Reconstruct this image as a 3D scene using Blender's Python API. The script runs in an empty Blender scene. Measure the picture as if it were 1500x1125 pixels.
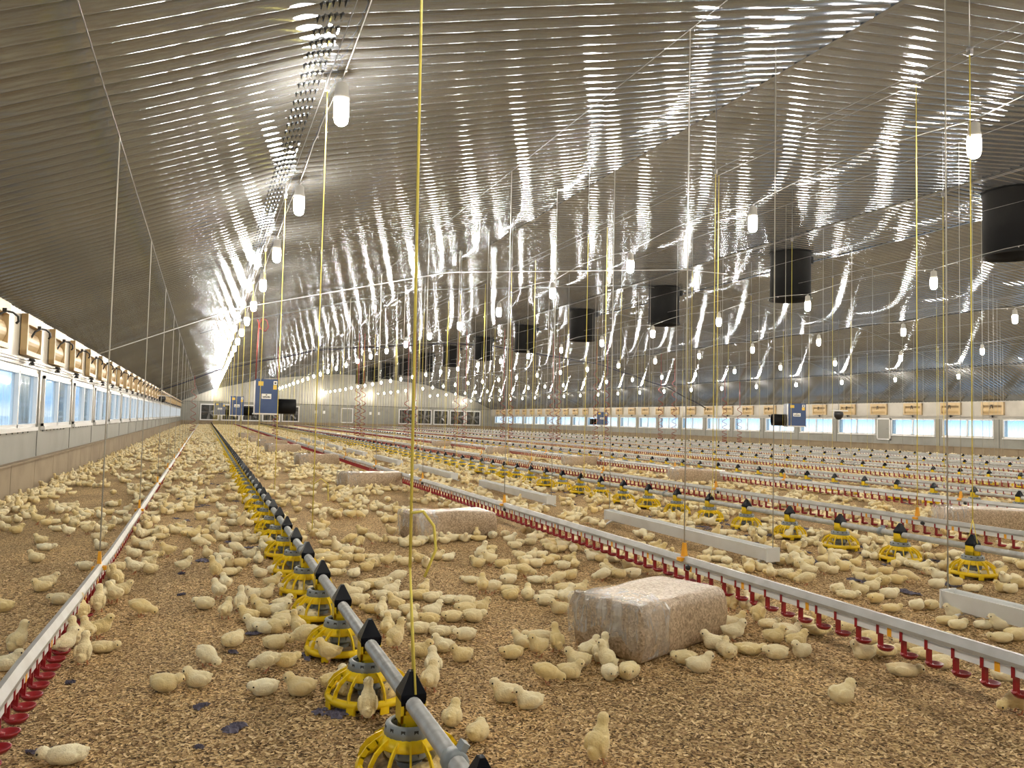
import bpy, bmesh, math, random
import numpy as np
from mathutils import Vector, Matrix

C = bpy.context.scene.collection
SC = bpy.context.scene
random.seed(7)
RNG = np.random.default_rng(11)
PI = math.pi

# ------------------------------------------------------------------ camera
F_PX = 1127.0
EYE = 1.10
YAW, PITCH, ROLL = 0.37863785, 0.04841925, 0.0224962


def basis():
    cy, sy = math.cos(YAW), math.sin(YAW)
    cp, sp = math.cos(PITCH), math.sin(PITCH)
    F = np.array([sy * cp, cy * cp, sp])
    R = np.array([cy, -sy, 0.0])
    U = np.cross(R, F)
    c, s = math.cos(ROLL), math.sin(ROLL)
    return R * c + U * s, U * c - R * s, F


CR, CU, CF = basis()
cam_d = bpy.data.cameras.new('camera')
cam_d.sensor_width = 36.0
cam_d.lens = F_PX / 1500.0 * 36.0
cam_d.clip_start = 0.05
cam_d.clip_end = 600
cam = bpy.data.objects.new('camera', cam_d)
C.objects.link(cam)
cam.matrix_world = Matrix(((CR[0], CU[0], -CF[0], 0), (CR[1], CU[1], -CF[1], 0), (CR[2], CU[2], -CF[2], EYE), (0, 0, 0, 1)))
SC.camera = cam

# ------------------------------------------------------------------ world, exposure
world = bpy.data.worlds.new('overcast_sky')
SC.world = world
world.use_nodes = True
wn = world.node_tree
wn.nodes.clear()
w_out = wn.nodes.new('ShaderNodeOutputWorld')
w_bg = wn.nodes.new('ShaderNodeBackground')
w_ramp = wn.nodes.new('ShaderNodeValToRGB')
w_sep = wn.nodes.new('ShaderNodeSeparateXYZ')
w_tc = wn.nodes.new('ShaderNodeTexCoord')
wn.links.new(w_tc.outputs['Generated'], w_sep.inputs[0])
wn.links.new(w_sep.outputs['Z'], w_ramp.inputs[0])
wn.links.new(w_ramp.outputs[0], w_bg.inputs[0])
wn.links.new(w_bg.outputs[0], w_out.inputs[0])
e = w_ramp.color_ramp.elements
e[0].position = 0.0
e[0].color = (0.90, 0.97, 1.0, 1)
e[1].position = 0.012
e[1].color = (0.32, 0.62, 1.0, 1)
x = e.new(0.07)
x.color = (0.72, 0.90, 1.0, 1)
w_bg.inputs[1].default_value = 0.60
BULB_STRENGTH = 150.0
SC.view_settings.view_transform = 'Standard'
SC.view_settings.look = 'None'
SC.view_settings.gamma = 1.0
SC.view_settings.use_curve_mapping = False
SC.view_settings.exposure = 1.72
try:
    SC.cycles.use_denoising = True
    SC.cycles.max_bounces = 7
    SC.cycles.diffuse_bounces = 4
    SC.cycles.glossy_bounces = 4
    SC.cycles.transparent_max_bounces = 12
    SC.cycles.sample_clamp_indirect = 6.0
    SC.cycles.caustics_reflective = False
    SC.cycles.caustics_refractive = False
    SC.cycles.use_light_tree = True
except Exception:
    pass

# ------------------------------------------------------------------ pixel helpers (1500 x 1125)


def ray(px, py):
    return CF + CR * (px - 750) / F_PX - CU * (py - 562.5) / F_PX


def proj(p):
    q = np.array(p, float) - np.array([0, 0, EYE])
    z = q @ CF
    return 750 + F_PX * (q @ CR) / z, 562.5 - F_PX * (q @ CU) / z, z


def at_x(px, py, X):
    d = ray(px, py)
    t = X / d[0]
    return d[1] * t, EYE + d[2] * t


def at_z(px, py, z):
    d = ray(px, py)
    t = (z - EYE) / d[2]
    return d[0] * t, d[1] * t


def floor_z(x):
    # the litter thins out towards the side walls
    if x < -1.2:
        u = min(1.0, (-1.2 - x) / 1.0)
        return 0.10 - 0.09 * u * u * (3 - 2 * u)
    if x > 28.8:
        u = min(1.0, (x - 28.8) / 1.0)
        return 0.10 - 0.09 * u * u * (3 - 2 * u)
    return 0.10


def at_floor(px, py):
    z = 0.1
    for _ in range(6):
        x, y = at_z(px, py, z)
        z = floor_z(x)
    return x, y, z


PROF = [(-2.2, 1.26), (.63, 2.475), (5.52, 3.74), (12.6, 4.48), (15.05, 4.48), (22.08, 3.74), (26.97, 2.475), (29.8, 1.26)]


def ceil_z(x):
    for (x0, z0), (x1, z1) in zip(PROF, PROF[1:]):
        if x <= x1:
            return EYE + z0 + (z1 - z0) * (x - x0) / (x1 - x0)
    return EYE + 1.26


Y0, Y1 = -6.0, 81.0
XL, XR = -2.2, 29.8

# ------------------------------------------------------------------ materials


def mat(name, col, rough=0.6, metal=0.0, spec=0.5, noise=None, bump=None, coat=0.0, sheen=0.0, emit=None, alpha=None):
    m = bpy.data.materials.new(name)
    m.use_nodes = True
    nt = m.node_tree
    b = nt.nodes['Principled BSDF']
    b.inputs['Base Color'].default_value = (*col, 1)
    b.inputs['Roughness'].default_value = rough
    b.inputs['Metallic'].default_value = metal
    b.inputs['Specular IOR Level'].default_value = spec
    b.inputs['Coat Weight'].default_value = coat
    b.inputs['Sheen Weight'].default_value = sheen
    tc = nt.nodes.new('ShaderNodeTexCoord')
    if noise:
        sc, c2, lo, hi = noise
        n = nt.nodes.new('ShaderNodeTexNoise')
        n.inputs['Scale'].default_value = sc
        n.inputs['Detail'].default_value = 5
        r = nt.nodes.new('ShaderNodeMapRange')
        r.inputs[1].default_value = lo
        r.inputs[2].default_value = hi
        mx = nt.nodes.new('ShaderNodeMix')
        mx.data_type = 'RGBA'
        mx.inputs['A'].default_value = (*col, 1)
        mx.inputs['B'].default_value = (*c2, 1)
        nt.links.new(tc.outputs['Object'], n.inputs['Vector'])
        nt.links.new(n.outputs['Fac'], r.inputs[0])
        nt.links.new(r.outputs[0], mx.inputs['Factor'])
        nt.links.new(mx.outputs['Result'], b.inputs['Base Color'])
    if bump:
        sc, st, dist = bump
        n = nt.nodes.new('ShaderNodeTexNoise')
        n.inputs['Scale'].default_value = sc
        n.inputs['Detail'].default_value = 4
        bp = nt.nodes.new('ShaderNodeBump')
        bp.inputs['Strength'].default_value = st
        bp.inputs['Distance'].default_value = dist
        nt.links.new(tc.outputs['Object'], n.inputs['Vector'])
        nt.links.new(n.outputs['Fac'], bp.inputs['Height'])
        nt.links.new(bp.outputs[0], b.inputs['Normal'])
    if emit:
        b.inputs['Emission Color'].default_value = (*emit[0], 1)
        b.inputs['Emission Strength'].default_value = emit[1]
    if alpha is not None:
        b.inputs['Alpha'].default_value = alpha
    return m


M = {}


def sheet_mat():
    m = bpy.data.materials.new('galvanized_sheet')
    m.use_nodes = True
    nt = m.node_tree
    L = nt.links.new
    nt.nodes.clear()
    o = nt.nodes.new('ShaderNodeOutputMaterial')
    g = nt.nodes.new('ShaderNodeBsdfGlossy')
    g.distribution = 'BECKMANN'
    g.inputs['Roughness'].default_value = 0.13
    d = nt.nodes.new('ShaderNodeBsdfDiffuse')
    d.inputs[0].default_value = (0.36, 0.37, 0.39, 1)
    tc = nt.nodes.new('ShaderNodeTexCoord')
    n = nt.nodes.new('ShaderNodeTexNoise')
    n.inputs['Scale'].default_value = 0.7
    n.inputs['Detail'].default_value = 5
    cr = nt.nodes.new('ShaderNodeValToRGB')
    cr.color_ramp.elements[0].position = .35
    cr.color_ramp.elements[0].color = (0.29, 0.325, 0.37, 1)
    cr.color_ramp.elements[1].position = .7
    cr.color_ramp.elements[1].color = (0.37, 0.405, 0.45, 1)
    L(tc.outputs['Object'], n.inputs['Vector'])
    L(n.outputs['Fac'], cr.inputs[0])
    L(cr.outputs[0], g.inputs[0])
    mx = nt.nodes.new('ShaderNodeMixShader')
    mx.inputs[0].default_value = 0.20
    L(g.outputs[0], mx.inputs[1])
    L(d.outputs[0], mx.inputs[2])
    L(mx.outputs[0], o.inputs[0])
    return m


M['sheet'] = sheet_mat()
M['endsheet'] = mat('wall_sheet', (0.36, 0.35, 0.31), 0.35, 0.6, noise=(0.9, (0.28, 0.27, 0.24), 0.35, 0.75))
M['wall'] = mat('wall_panel', (0.30, 0.30, 0.27), 0.42, 0.0, noise=(1.6, (0.24, 0.235, 0.205), 0.45, 0.75))
M['wall_top'] = mat('inlet_band_panel', (0.52, 0.49, 0.43), 0.28, 0.0, noise=(2.0, (0.42, 0.39, 0.33), 0.4, 0.75))
M['plinth'] = mat('dusty_concrete', (0.33, 0.26, 0.17), 0.85, noise=(2.2, (0.25, 0.19, 0.125), 0.4, 0.7), bump=(30, 0.3, 0.004))
M['joint'] = mat('dark_joint', (0.10, 0.10, 0.09), 0.7)
M['strip'] = mat('zinc_strip', (0.50, 0.48, 0.45), 0.35, 0.8)
M['conduit'] = mat('grey_conduit', (0.20, 0.20, 0.19), 0.6)
M['frame'] = mat('white_frame', (0.82, 0.82, 0.82), 0.35)
M['black'] = mat('black_plastic', (0.018, 0.019, 0.022), 0.35)
M['capblack'] = mat('glossy_black_plastic', (0.003, 0.004, 0.008), 0.25, spec=0.16)
M['duct'] = mat('black_duct', (0.006, 0.006, 0.0065), 0.6, spec=0.18, noise=(3, (0.012, 0.012, 0.011), 0.5, 0.8))
M['yellow'] = mat('yellow_plastic', (0.88, 0.62, 0.010), 0.33, noise=(14, (0.72, 0.50, 0.02), 0.5, 0.85))
M['grayp'] = mat('grey_plastic', (0.27, 0.30, 0.31), 0.42, noise=(18, (0.20, 0.22, 0.23), 0.4, 0.8))
M['pipe'] = mat('galvanized_pipe', (0.56, 0.57, 0.56), 0.4, 0.35, noise=(25, (0.42, 0.42, 0.41), 0.4, 0.7))
M['alu'] = mat('aluminium_rail', (0.46, 0.46, 0.45), 0.42, 0.55, noise=(9, (0.38, 0.37, 0.35), 0.4, 0.7))
M['white'] = mat('white_pipe', (0.80, 0.81, 0.82), 0.35)
M['red'] = mat('dark_red_plastic', (0.28, 0.008, 0.014), 0.35)
M['orange'] = mat('orange_plastic', (0.90, 0.42, 0.02), 0.45)
M['cord_y'] = mat('yellow_cord', (0.84, 0.70, 0.13), 0.7)
M['cord_w'] = mat('pale_cord', (0.46, 0.43, 0.36), 0.7)
M['cable'] = mat('white_cable', (0.36, 0.355, 0.34), 0.6)
M['darkcable'] = mat('dark_cable', (0.04, 0.04, 0.06), 0.5)
M['wire'] = mat('steel_wire', (0.35, 0.34, 0.33), 0.4, 0.8)
M['socket'] = mat('lamp_socket', (0.62, 0.60, 0.55), 0.5)
M['bulb'] = mat('lit_glass', (1, 0.95, 0.85), 0.3, emit=((1.0, 0.925, 0.80), BULB_STRENGTH))
M['coil'] = mat('red_hose', (0.25, 0.03, 0.02), 0.45)
M['tan'] = mat('tan_plastic', (0.62, 0.46, 0.25), 0.45, noise=(5, (0.54, 0.40, 0.21), 0.4, 0.7))
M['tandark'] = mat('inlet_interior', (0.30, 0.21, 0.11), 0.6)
M['blue'] = mat('blue_painted_steel', (0.025, 0.06, 0.17), 0.4, noise=(4, (0.035, 0.075, 0.19), 0.4, 0.7))
M['sticker'] = mat('yellow_sticker', (0.80, 0.55, 0.08), 0.5)
M['label'] = mat('white_sticker', (0.85, 0.85, 0.80), 0.5)
M['fanblade'] = mat('fan_steel', (0.20, 0.20, 0.20), 0.4, 0.6)
M['fandark'] = mat('fan_recess', (0.035, 0.035, 0.033), 0.7)
M['trough'] = mat('trough_white', (0.72, 0.73, 0.72), 0.4, noise=(6, (0.64, 0.64, 0.61), 0.4, 0.75))
M['feed'] = mat('feed_crumbs', (0.20, 0.135, 0.07), 0.9, noise=(60, (0.32, 0.23, 0.12), 0.4, 0.65))
M['green'] = mat('green_plastic', (0.01, 0.33, 0.05), 0.4)
M['paper'] = mat('purple_paper', (0.17, 0.155, 0.205), 0.95, noise=(30, (0.10, 0.088, 0.125), 0.35, 0.65))
M['ground'] = mat('outside_snow', (0.80, 0.84, 0.88), 0.9, noise=(0.2, (0.65, 0.70, 0.76), 0.4, 0.7))


def glass_mat():
    m = bpy.data.materials.new('window_glass')
    m.use_nodes = True
    nt = m.node_tree
    nt.nodes.clear()
    o = nt.nodes.new('ShaderNodeOutputMaterial')
    t = nt.nodes.new('ShaderNodeBsdfTransparent')
    t.inputs[0].default_value = (0.86, 0.93, 1.0, 1)
    g = nt.nodes.new('ShaderNodeBsdfGlossy')
    g.inputs['Roughness'].default_value = 0.06
    d = nt.nodes.new('ShaderNodeBsdfTranslucent')
    d.inputs[0].default_value = (0.85, 0.9, 0.95, 1)
    lw = nt.nodes.new('ShaderNodeLayerWeight')
    lw.inputs[0].default_value = 0.5
    pw = nt.nodes.new('ShaderNodeMath')
    pw.operation = 'POWER'
    pw.inputs[1].default_value = 4.0
    fr = nt.nodes.new('ShaderNodeMath')
    fr.operation = 'MULTIPLY_ADD'
    fr.inputs[1].default_value = 0.55
    fr.inputs[2].default_value = 0.05
    nt.links.new(lw.outputs['Facing'], pw.inputs[0])
    nt.links.new(pw.outputs[0], fr.inputs[0])
    m1 = nt.nodes.new('ShaderNodeMixShader')
    m2 = nt.nodes.new('ShaderNodeMixShader')
    # dusty vertical streaks in the double-wall pane
    tc = nt.nodes.new('ShaderNodeTexCoord')
    mp = nt.nodes.new('ShaderNodeMapping')
    mp.inputs['Scale'].default_value = (1, 5, 0.4)
    n = nt.nodes.new('ShaderNodeTexNoise')
    n.inputs['Scale'].default_value = 2.2
    r = nt.nodes.new('ShaderNodeMapRange')
    r.inputs[1].default_value = 0.4
    r.inputs[2].default_value = 0.7
    r.inputs[3].default_value = 0.03
    r.inputs[4].default_value = 0.30
    nt.links.new(tc.outputs['Object'], mp.inputs[0])
    nt.links.new(mp.outputs[0], n.inputs['Vector'])
    nt.links.new(n.outputs['Fac'], r.inputs[0])
    nt.links.new(r.outputs[0], m1.inputs[0])
    nt.links.new(t.outputs[0], m1.inputs[1])
    nt.links.new(d.outputs[0], m1.inputs[2])
    nt.links.new(fr.outputs[0], m2.inputs[0])
    nt.links.new(m1.outputs[0], m2.inputs[1])
    nt.links.new(g.outputs[0], m2.inputs[2])
    nt.links.new(m2.outputs[0], o.inputs[0])
    return m


M['glass'] = glass_mat()


def litter_mat(name, flakes=False):
    m = bpy.data.materials.new(name)
    m.use_nodes = True
    nt = m.node_tree
    L = nt.links.new
    b = nt.nodes['Principled BSDF']
    b.inputs['Roughness'].default_value = 0.85
    b.inputs['Specular IOR Level'].default_value = 0.25
    tc = nt.nodes.new('ShaderNodeTexCoord')
    if flakes:
        at = nt.nodes.new('ShaderNodeAttribute')
        at.attribute_name = 'tint'
        cr = nt.nodes.new('ShaderNodeValToRGB')
        L(at.outputs['Fac'], cr.inputs[0])
        el = cr.color_ramp.elements
        el[0].position = 0.0
        el[0].color = (0.20, 0.11, 0.045, 1)
        el[1].position = 1.0
        el[1].color = (0.88, 0.68, 0.38, 1)
        x = el.new(0.5)
        x.color = (0.50, 0.33, 0.165, 1)
        L(cr.outputs[0], b.inputs['Base Color'])
        return m
    # chip cells, warped, over a slower brown variation
    n0 = nt.nodes.new('ShaderNodeTexNoise')
    n0.inputs['Scale'].default_value = 30
    n0.inputs['Detail'].default_value = 2
    mixv = nt.nodes.new('ShaderNodeMix')
    mixv.data_type = 'VECTOR'
    mixv.inputs['Factor'].default_value = 0.03
    L(tc.outputs['Object'], n0.inputs['Vector'])
    L(tc.outputs['Object'], mixv.inputs['A'])
    L(n0.outputs['Color'], mixv.inputs['B'])
    v1 = nt.nodes.new('ShaderNodeTexVoronoi')
    v1.inputs['Scale'].default_value = 135
    L(mixv.outputs['Result'], v1.inputs['Vector'])
    cr = nt.nodes.new('ShaderNodeValToRGB')
    el = cr.color_ramp.elements
    el[0].position = 0.05
    el[0].color = (0.09, 0.048, 0.018, 1)
    el[1].position = 0.95
    el[1].color = (0.86, 0.62, 0.31, 1)
    x = el.new(0.45)
    x.color = (0.46, 0.285, 0.115, 1)
    sx = nt.nodes.new('ShaderNodeSeparateColor')
    L(v1.outputs['Color'], sx.inputs[0])
    L(sx.outputs[0], cr.inputs[0])
    n2 = nt.nodes.new('ShaderNodeTexNoise')
    n2.inputs['Scale'].default_value = 1.6
    n2.inputs['Detail'].default_value = 6
    L(tc.outputs['Object'], n2.inputs['Vector'])
    r2 = nt.nodes.new('ShaderNodeMapRange')
    r2.inputs[1].default_value = 0.35
    r2.inputs[2].default_value = 0.7
    r2.inputs[3].default_value = 0.8
    r2.inputs[4].default_value = 1.18
    L(n2.outputs['Fac'], r2.inputs[0])
    mu = nt.nodes.new('ShaderNodeVectorMath')
    mu.operation = 'SCALE'
    L(cr.outputs[0], mu.inputs[0])
    L(r2.outputs[0], mu.inputs['Scale'])
    L(mu.outputs[0], b.inputs['Base Color'])
    bp = nt.nodes.new('ShaderNodeBump')
    bp.inputs['Strength'].default_value = 0.9
    bp.inputs['Distance'].default_value = 0.009
    L(v1.outputs['Distance'], bp.inputs['Height'])
    L(bp.outputs[0], b.inputs['Normal'])
    return m


M['litter'] = litter_mat('wood_shavings')
M['flake'] = litter_mat('shaving_flakes', True)


def down_mat():
    m = bpy.data.materials.new('chick_down')
    m.use_nodes = True
    nt = m.node_tree
    L = nt.links.new
    b = nt.nodes['Principled BSDF']
    b.inputs['Roughness'].default_value = 0.95
    b.inputs['Specular IOR Level'].default_value = 0.1
    b.inputs['Sheen Weight'].default_value = 0.35
    b.inputs['Sheen Roughness'].default_value = 0.5
    oi = nt.nodes.new('ShaderNodeObjectInfo')
    at = nt.nodes.new('ShaderNodeAttribute')
    at.attribute_name = 'tint'
    add = nt.nodes.new('ShaderNodeMath')
    add.operation = 'ADD'
    L(oi.outputs['Random'], add.inputs[0])
    L(at.outputs['Fac'], add.inputs[1])
    fr = nt.nodes.new('ShaderNodeMath')
    fr.operation = 'FRACT'
    L(add.outputs[0], fr.inputs[0])
    tc = nt.nodes.new('ShaderNodeTexCoord')
    n = nt.nodes.new('ShaderNodeTexNoise')
    n.inputs['Scale'].default_value = 26
    n.inputs['Detail'].default_value = 3
    L(tc.outputs['Object'], n.inputs['Vector'])
    a2 = nt.nodes.new('ShaderNodeMath')
    a2.operation = 'MULTIPLY_ADD'
    a2.inputs[1].default_value = 0.55
    L(fr.outputs[0], a2.inputs[0])
    m3 = nt.nodes.new('ShaderNodeMath')
    m3.operation = 'MULTIPLY'
    m3.inputs[1].default_value = 0.5
    L(n.outputs['Fac'], m3.inputs[0])
    L(m3.outputs[0], a2.inputs[2])
    cr = nt.nodes.new('ShaderNodeValToRGB')
    el = cr.color_ramp.elements
    el[0].position = 0.1
    el[0].color = (0.95, 0.88, 0.64, 1)
    el[1].position = 0.75
    el[1].color = (0.82, 0.65, 0.31, 1)
    L(a2.outputs[0], cr.inputs[0])
    L(cr.outputs[0], b.inputs['Base Color'])
    n4 = nt.nodes.new('ShaderNodeTexNoise')
    n4.inputs['Scale'].default_value = 220
    n4.inputs['Detail'].default_value = 3
    L(tc.outputs['Object'], n4.inputs['Vector'])
    bp = nt.nodes.new('ShaderNodeBump')
    bp.inputs['Strength'].default_value = 0.55
    bp.inputs['Distance'].default_value = 0.004
    L(n4.outputs['Fac'], bp.inputs['Height'])
    L(bp.outputs[0], b.inputs['Normal'])
    return m


M['down'] = down_mat()
M['skin'] = mat('chick_leg_skin', (0.62, 0.26, 0.13), 0.6)
M['beak'] = mat('chick_beak', (0.55, 0.33, 0.17), 0.5)
M['eye'] = mat('chick_eye', (0.012, 0.010, 0.008), 0.12)


def bale_mat():
    m = bpy.data.materials.new('pressed_shavings')
    m.use_nodes = True
    nt = m.node_tree
    L = nt.links.new
    b = nt.nodes['Principled BSDF']
    b.inputs['Roughness'].default_value = 0.75
    b.inputs['Coat Weight'].default_value = 0.55
    b.inputs['Coat Roughness'].default_value = 0.22
    tc = nt.nodes.new('ShaderNodeTexCoord')
    v = nt.nodes.new('ShaderNodeTexVoronoi')
    v.inputs['Scale'].default_value = 110
    L(tc.outputs['Object'], v.inputs['Vector'])
    s = nt.nodes.new('ShaderNodeSeparateColor')
    L(v.outputs['Color'], s.inputs[0])
    cr = nt.nodes.new('ShaderNodeValToRGB')
    el = cr.color_ramp.elements
    el[0].color = (0.27, 0.19, 0.115, 1)
    el[1].color = (0.60, 0.455, 0.30, 1)
    L(s.outputs[0], cr.inputs[0])
    L(cr.outputs[0], b.inputs['Base Color'])
    n = nt.nodes.new('ShaderNodeTexNoise')
    n.inputs['Scale'].default_value = 14
    n.inputs['Detail'].default_value = 7
    L(tc.outputs['Object'], n.inputs['Vector'])
    bp = nt.nodes.new('ShaderNodeBump')
    bp.inputs['Strength'].default_value = 0.8
    bp.inputs['Distance'].default_value = 0.02
    L(n.outputs['Fac'], bp.inputs['Height'])
    L(bp.outputs[0], b.inputs['Coat Normal'])
    bp2 = nt.nodes.new('ShaderNodeBump')
    bp2.inputs['Strength'].default_value = 0.4
    bp2.inputs['Distance'].default_value = 0.004
    L(v.outputs['Distance'], bp2.inputs['Height'])
    L(bp2.outputs[0], b.inputs['Normal'])
    return m


M['bale'] = bale_mat()


def wrap_mat():
    m = bpy.data.materials.new('clear_film')
    m.use_nodes = True
    nt = m.node_tree
    L = nt.links.new
    nt.nodes.clear()
    o = nt.nodes.new('ShaderNodeOutputMaterial')
    t = nt.nodes.new('ShaderNodeBsdfTransparent')
    p = nt.nodes.new('ShaderNodeBsdfPrincipled')
    p.inputs['Base Color'].default_value = (0.66, 0.63, 0.58, 1)
    p.inputs['Roughness'].default_value = 0.16
    p.inputs['Specular IOR Level'].default_value = 0.9
    tc = nt.nodes.new('ShaderNodeTexCoord')
    mp = nt.nodes.new('ShaderNodeMapping')
    mp.inputs['Scale'].default_value = (1, 1, 0.25)
    n = nt.nodes.new('ShaderNodeTexNoise')
    n.inputs['Scale'].default_value = 22
    n.inputs['Detail'].default_value = 6
    n.inputs['Distortion'].default_value = 1.2
    L(tc.outputs['Object'], mp.inputs[0])
    L(mp.outputs[0], n.inputs['Vector'])
    bp = nt.nodes.new('ShaderNodeBump')
    bp.inputs['Strength'].default_value = 1.0
    bp.inputs['Distance'].default_value = 0.03
    L(n.outputs['Fac'], bp.inputs['Height'])
    L(bp.outputs[0], p.inputs['Normal'])
    r = nt.nodes.new('ShaderNodeMapRange')
    r.inputs[1].default_value = 0.42
    r.inputs[2].default_value = 0.66
    r.inputs[3].default_value = 0.12
    r.inputs[4].default_value = 0.70
    L(n.outputs['Fac'], r.inputs[0])
    mx = nt.nodes.new('ShaderNodeMixShader')
    L(r.outputs[0], mx.inputs[0])
    L(t.outputs[0], mx.inputs[1])
    L(p.outputs[0], mx.inputs[2])
    L(mx.outputs[0], o.inputs[0])
    return m


M['wrap'] = wrap_mat()

# ------------------------------------------------------------------ mesh building


class MB:
    """collects shapes into one mesh"""

    def __init__(self):
        self.v, self.f, self.m, self.s = [], [], [], []

    def add(self, vs, fs, mi=0, smooth=False):
        o = len(self.v)
        self.v += [tuple(p) for p in vs]
        for f in fs:
            self.f.append(tuple(i + o for i in f))
            self.m.append(mi)
            self.s.append(smooth)
        return self

    def box(self, a, b, mi=0):
        (x0, y0, z0), (x1, y1, z1) = a, b
        vs = [(x0, y0, z0), (x1, y0, z0), (x1, y1, z0), (x0, y1, z0), (x0, y0, z1), (x1, y0, z1), (x1, y1, z1), (x0, y1, z1)]
        return self.add(vs, [(0, 3, 2, 1), (4, 5, 6, 7), (0, 1, 5, 4), (1, 2, 6, 5), (2, 3, 7, 6), (3, 0, 4, 7)], mi)

    def obox(self, c, half, ux, uy, uz, mi=0):
        c, ux, uy, uz = map(Vector, (c, ux, uy, uz))
        vs = []
        for sz in (-1, 1):
            for sx, sy in ((-1, -1), (1, -1), (1, 1), (-1, 1)):
                vs.append(c + ux * half[0] * sx + uy * half[1] * sy + uz * half[2] * sz)
        return self.add(vs, [(0, 3, 2, 1), (4, 5, 6, 7), (0, 1, 5, 4), (1, 2, 6, 5), (2, 3, 7, 6), (3, 0, 4, 7)], mi)

    def tube(self, pts, r, n=6, mi=0, caps=True, smooth=True):
        pts = [Vector(p) for p in pts]
        rs = r if isinstance(r, (list, tuple)) else [r] * len(pts)
        vs, fs = [], []
        ref = None
        for i, p in enumerate(pts):
            d = (pts[min(i + 1, len(pts) - 1)] - pts[max(i - 1, 0)])
            d = d.normalized() if d.length > 1e-9 else Vector((0, 0, 1))
            if ref is None:
                ref = Vector((0, 0, 1)) if abs(d.z) < 0.9 else Vector((1, 0, 0))
            a = (ref - d * ref.dot(d))
            a = a.normalized() if a.length > 1e-6 else d.orthogonal().normalized()
            ref = a
            b = d.cross(a)
            for k in range(n):
                t = 2 * PI * k / n
                vs.append(p + (a * math.cos(t) + b * math.sin(t)) * rs[i])
        for i in range(len(pts) - 1):
            for k in range(n):
                k2 = (k + 1) % n
                fs.append((i * n + k, i * n + k2, (i + 1) * n + k2, (i + 1) * n + k))
        self.add(vs, fs, mi, smooth)
        if caps:
            o = len(self.v) - len(vs)
            self.f.append(tuple(o + k for k in reversed(range(n))))
            self.f.append(tuple(o + (len(pts) - 1) * n + k for k in range(n)))
            self.m += [mi, mi]
            self.s += [False, False]
        return self

    def lathe(self, prof, n=24, c=(0, 0, 0), mi=0, smooth=True, close=False):
        vs, fs = [], []
        for (r, z) in prof:
            for k in range(n):
                t = 2 * PI * k / n
                vs.append((c[0] + r * math.cos(t), c[1] + r * math.sin(t), c[2] + z))
        m = len(prof)
        for i in range(m if close else m - 1):
            j = (i + 1) % m
            for k in range(n):
                k2 = (k + 1) % n
                fs.append((i * n + k, i * n + k2, j * n + k2, j * n + k))
        return self.add(vs, fs, mi, smooth)

    def ellipsoid(self, c, r, nu=12, nv=8, mi=0, tilt=0.0, smooth=True):
        """tilt: rotation about the local y axis"""
        ct, st = math.cos(tilt), math.sin(tilt)
        vs = []

        def put(x, y, z):
            vs.append((c[0] + x * ct + z * st, c[1] + y, c[2] - x * st + z * ct))
        put(0, 0, -r[2])
        for i in range(1, nv):
            ph = -PI / 2 + PI * i / nv
            for k in range(nu):
                t = 2 * PI * k / nu
                put(r[0] * math.cos(ph) * math.cos(t), r[1] * math.cos(ph) * math.sin(t), r[2] * math.sin(ph))
        put(0, 0, r[2])
        fs = []
        for k in range(nu):
            fs.append((0, 1 + (k + 1) % nu, 1 + k))
        for i in range(nv - 2):
            for k in range(nu):
                a, b = 1 + i * nu + k, 1 + i * nu + (k + 1) % nu
                fs.append((a, b, b + nu, a + nu))
        o = 1 + (nv - 2) * nu
        top = len(vs) - 1
        for k in range(nu):
            fs.append((o + k, o + (k + 1) % nu, top))
        return self.add(vs, fs, mi, smooth)

    def extrude_y(self, prof, y0, y1, mi=0, smooth=False, steps=1, zf=None, caps=True):
        """closed profile [(x,z)] swept along y; zf(y) adds a height"""
        n = len(prof)
        vs, fs = [], []
        for s in range(steps + 1):
            y = y0 + (y1 - y0) * s / steps
            dz = zf(y) if zf else 0
            vs += [(px, y, pz + dz) for px, pz in prof]
        for s in range(steps):
            for k in range(n):
                k2 = (k + 1) % n
                fs.append((s * n + k, s * n + k2, (s + 1) * n + k2, (s + 1) * n + k))
        if caps:
            fs.append(tuple(range(n)))
            fs.append(tuple(reversed(range(steps * n, steps * n + n))))
        return self.add(vs, fs, mi, smooth)

    def mesh(self, name, mats):
        me = bpy.data.meshes.new(name)
        me.from_pydata(self.v, [], self.f)
        for m in mats:
            me.materials.append(m)
        me.polygons.foreach_set('material_index', self.m)
        me.polygons.foreach_set('use_smooth', self.s)
        me.update()
        return me

    def build(self, name, mats, parent=None, loc=(0, 0, 0)):
        if not isinstance(mats, (list, tuple)):
            mats = [mats]
        return link(name, self.mesh(name, mats), parent, loc)


def link(name, me, parent=None, loc=(0, 0, 0), rotz=0.0):
    o = bpy.data.objects.new(name, me)
    C.objects.link(o)
    o.location = loc
    o.rotation_euler = (0, 0, rotz)
    if parent is not None:
        o.parent = parent
    return o


def empty(name, loc=(0, 0, 0), rotz=0.0, parent=None):
    o = link(name, None, parent, loc, rotz)
    o.empty_display_size = 0.1
    return o


def tag(o, label=None, cat=None, group=None, kind=None):
    if label:
        o['label'] = label
    if cat:
        o['category'] = cat
    if group:
        o['group'] = group
    if kind:
        o['kind'] = kind
    return o


KIDS = {}


def copy_tree(o, parent=None):
    c = o.copy()
    C.objects.link(c)
    c.parent = parent
    for ch in KIDS.get(o.name) or [k for k in o.children]:
        copy_tree(ch, c)
    return c


def freeze(o):
    """remember the children of a prototype so copies stay quick"""
    KIDS[o.name] = list(o.children)
    for k in o.children:
        freeze(k)
    return o


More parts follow.
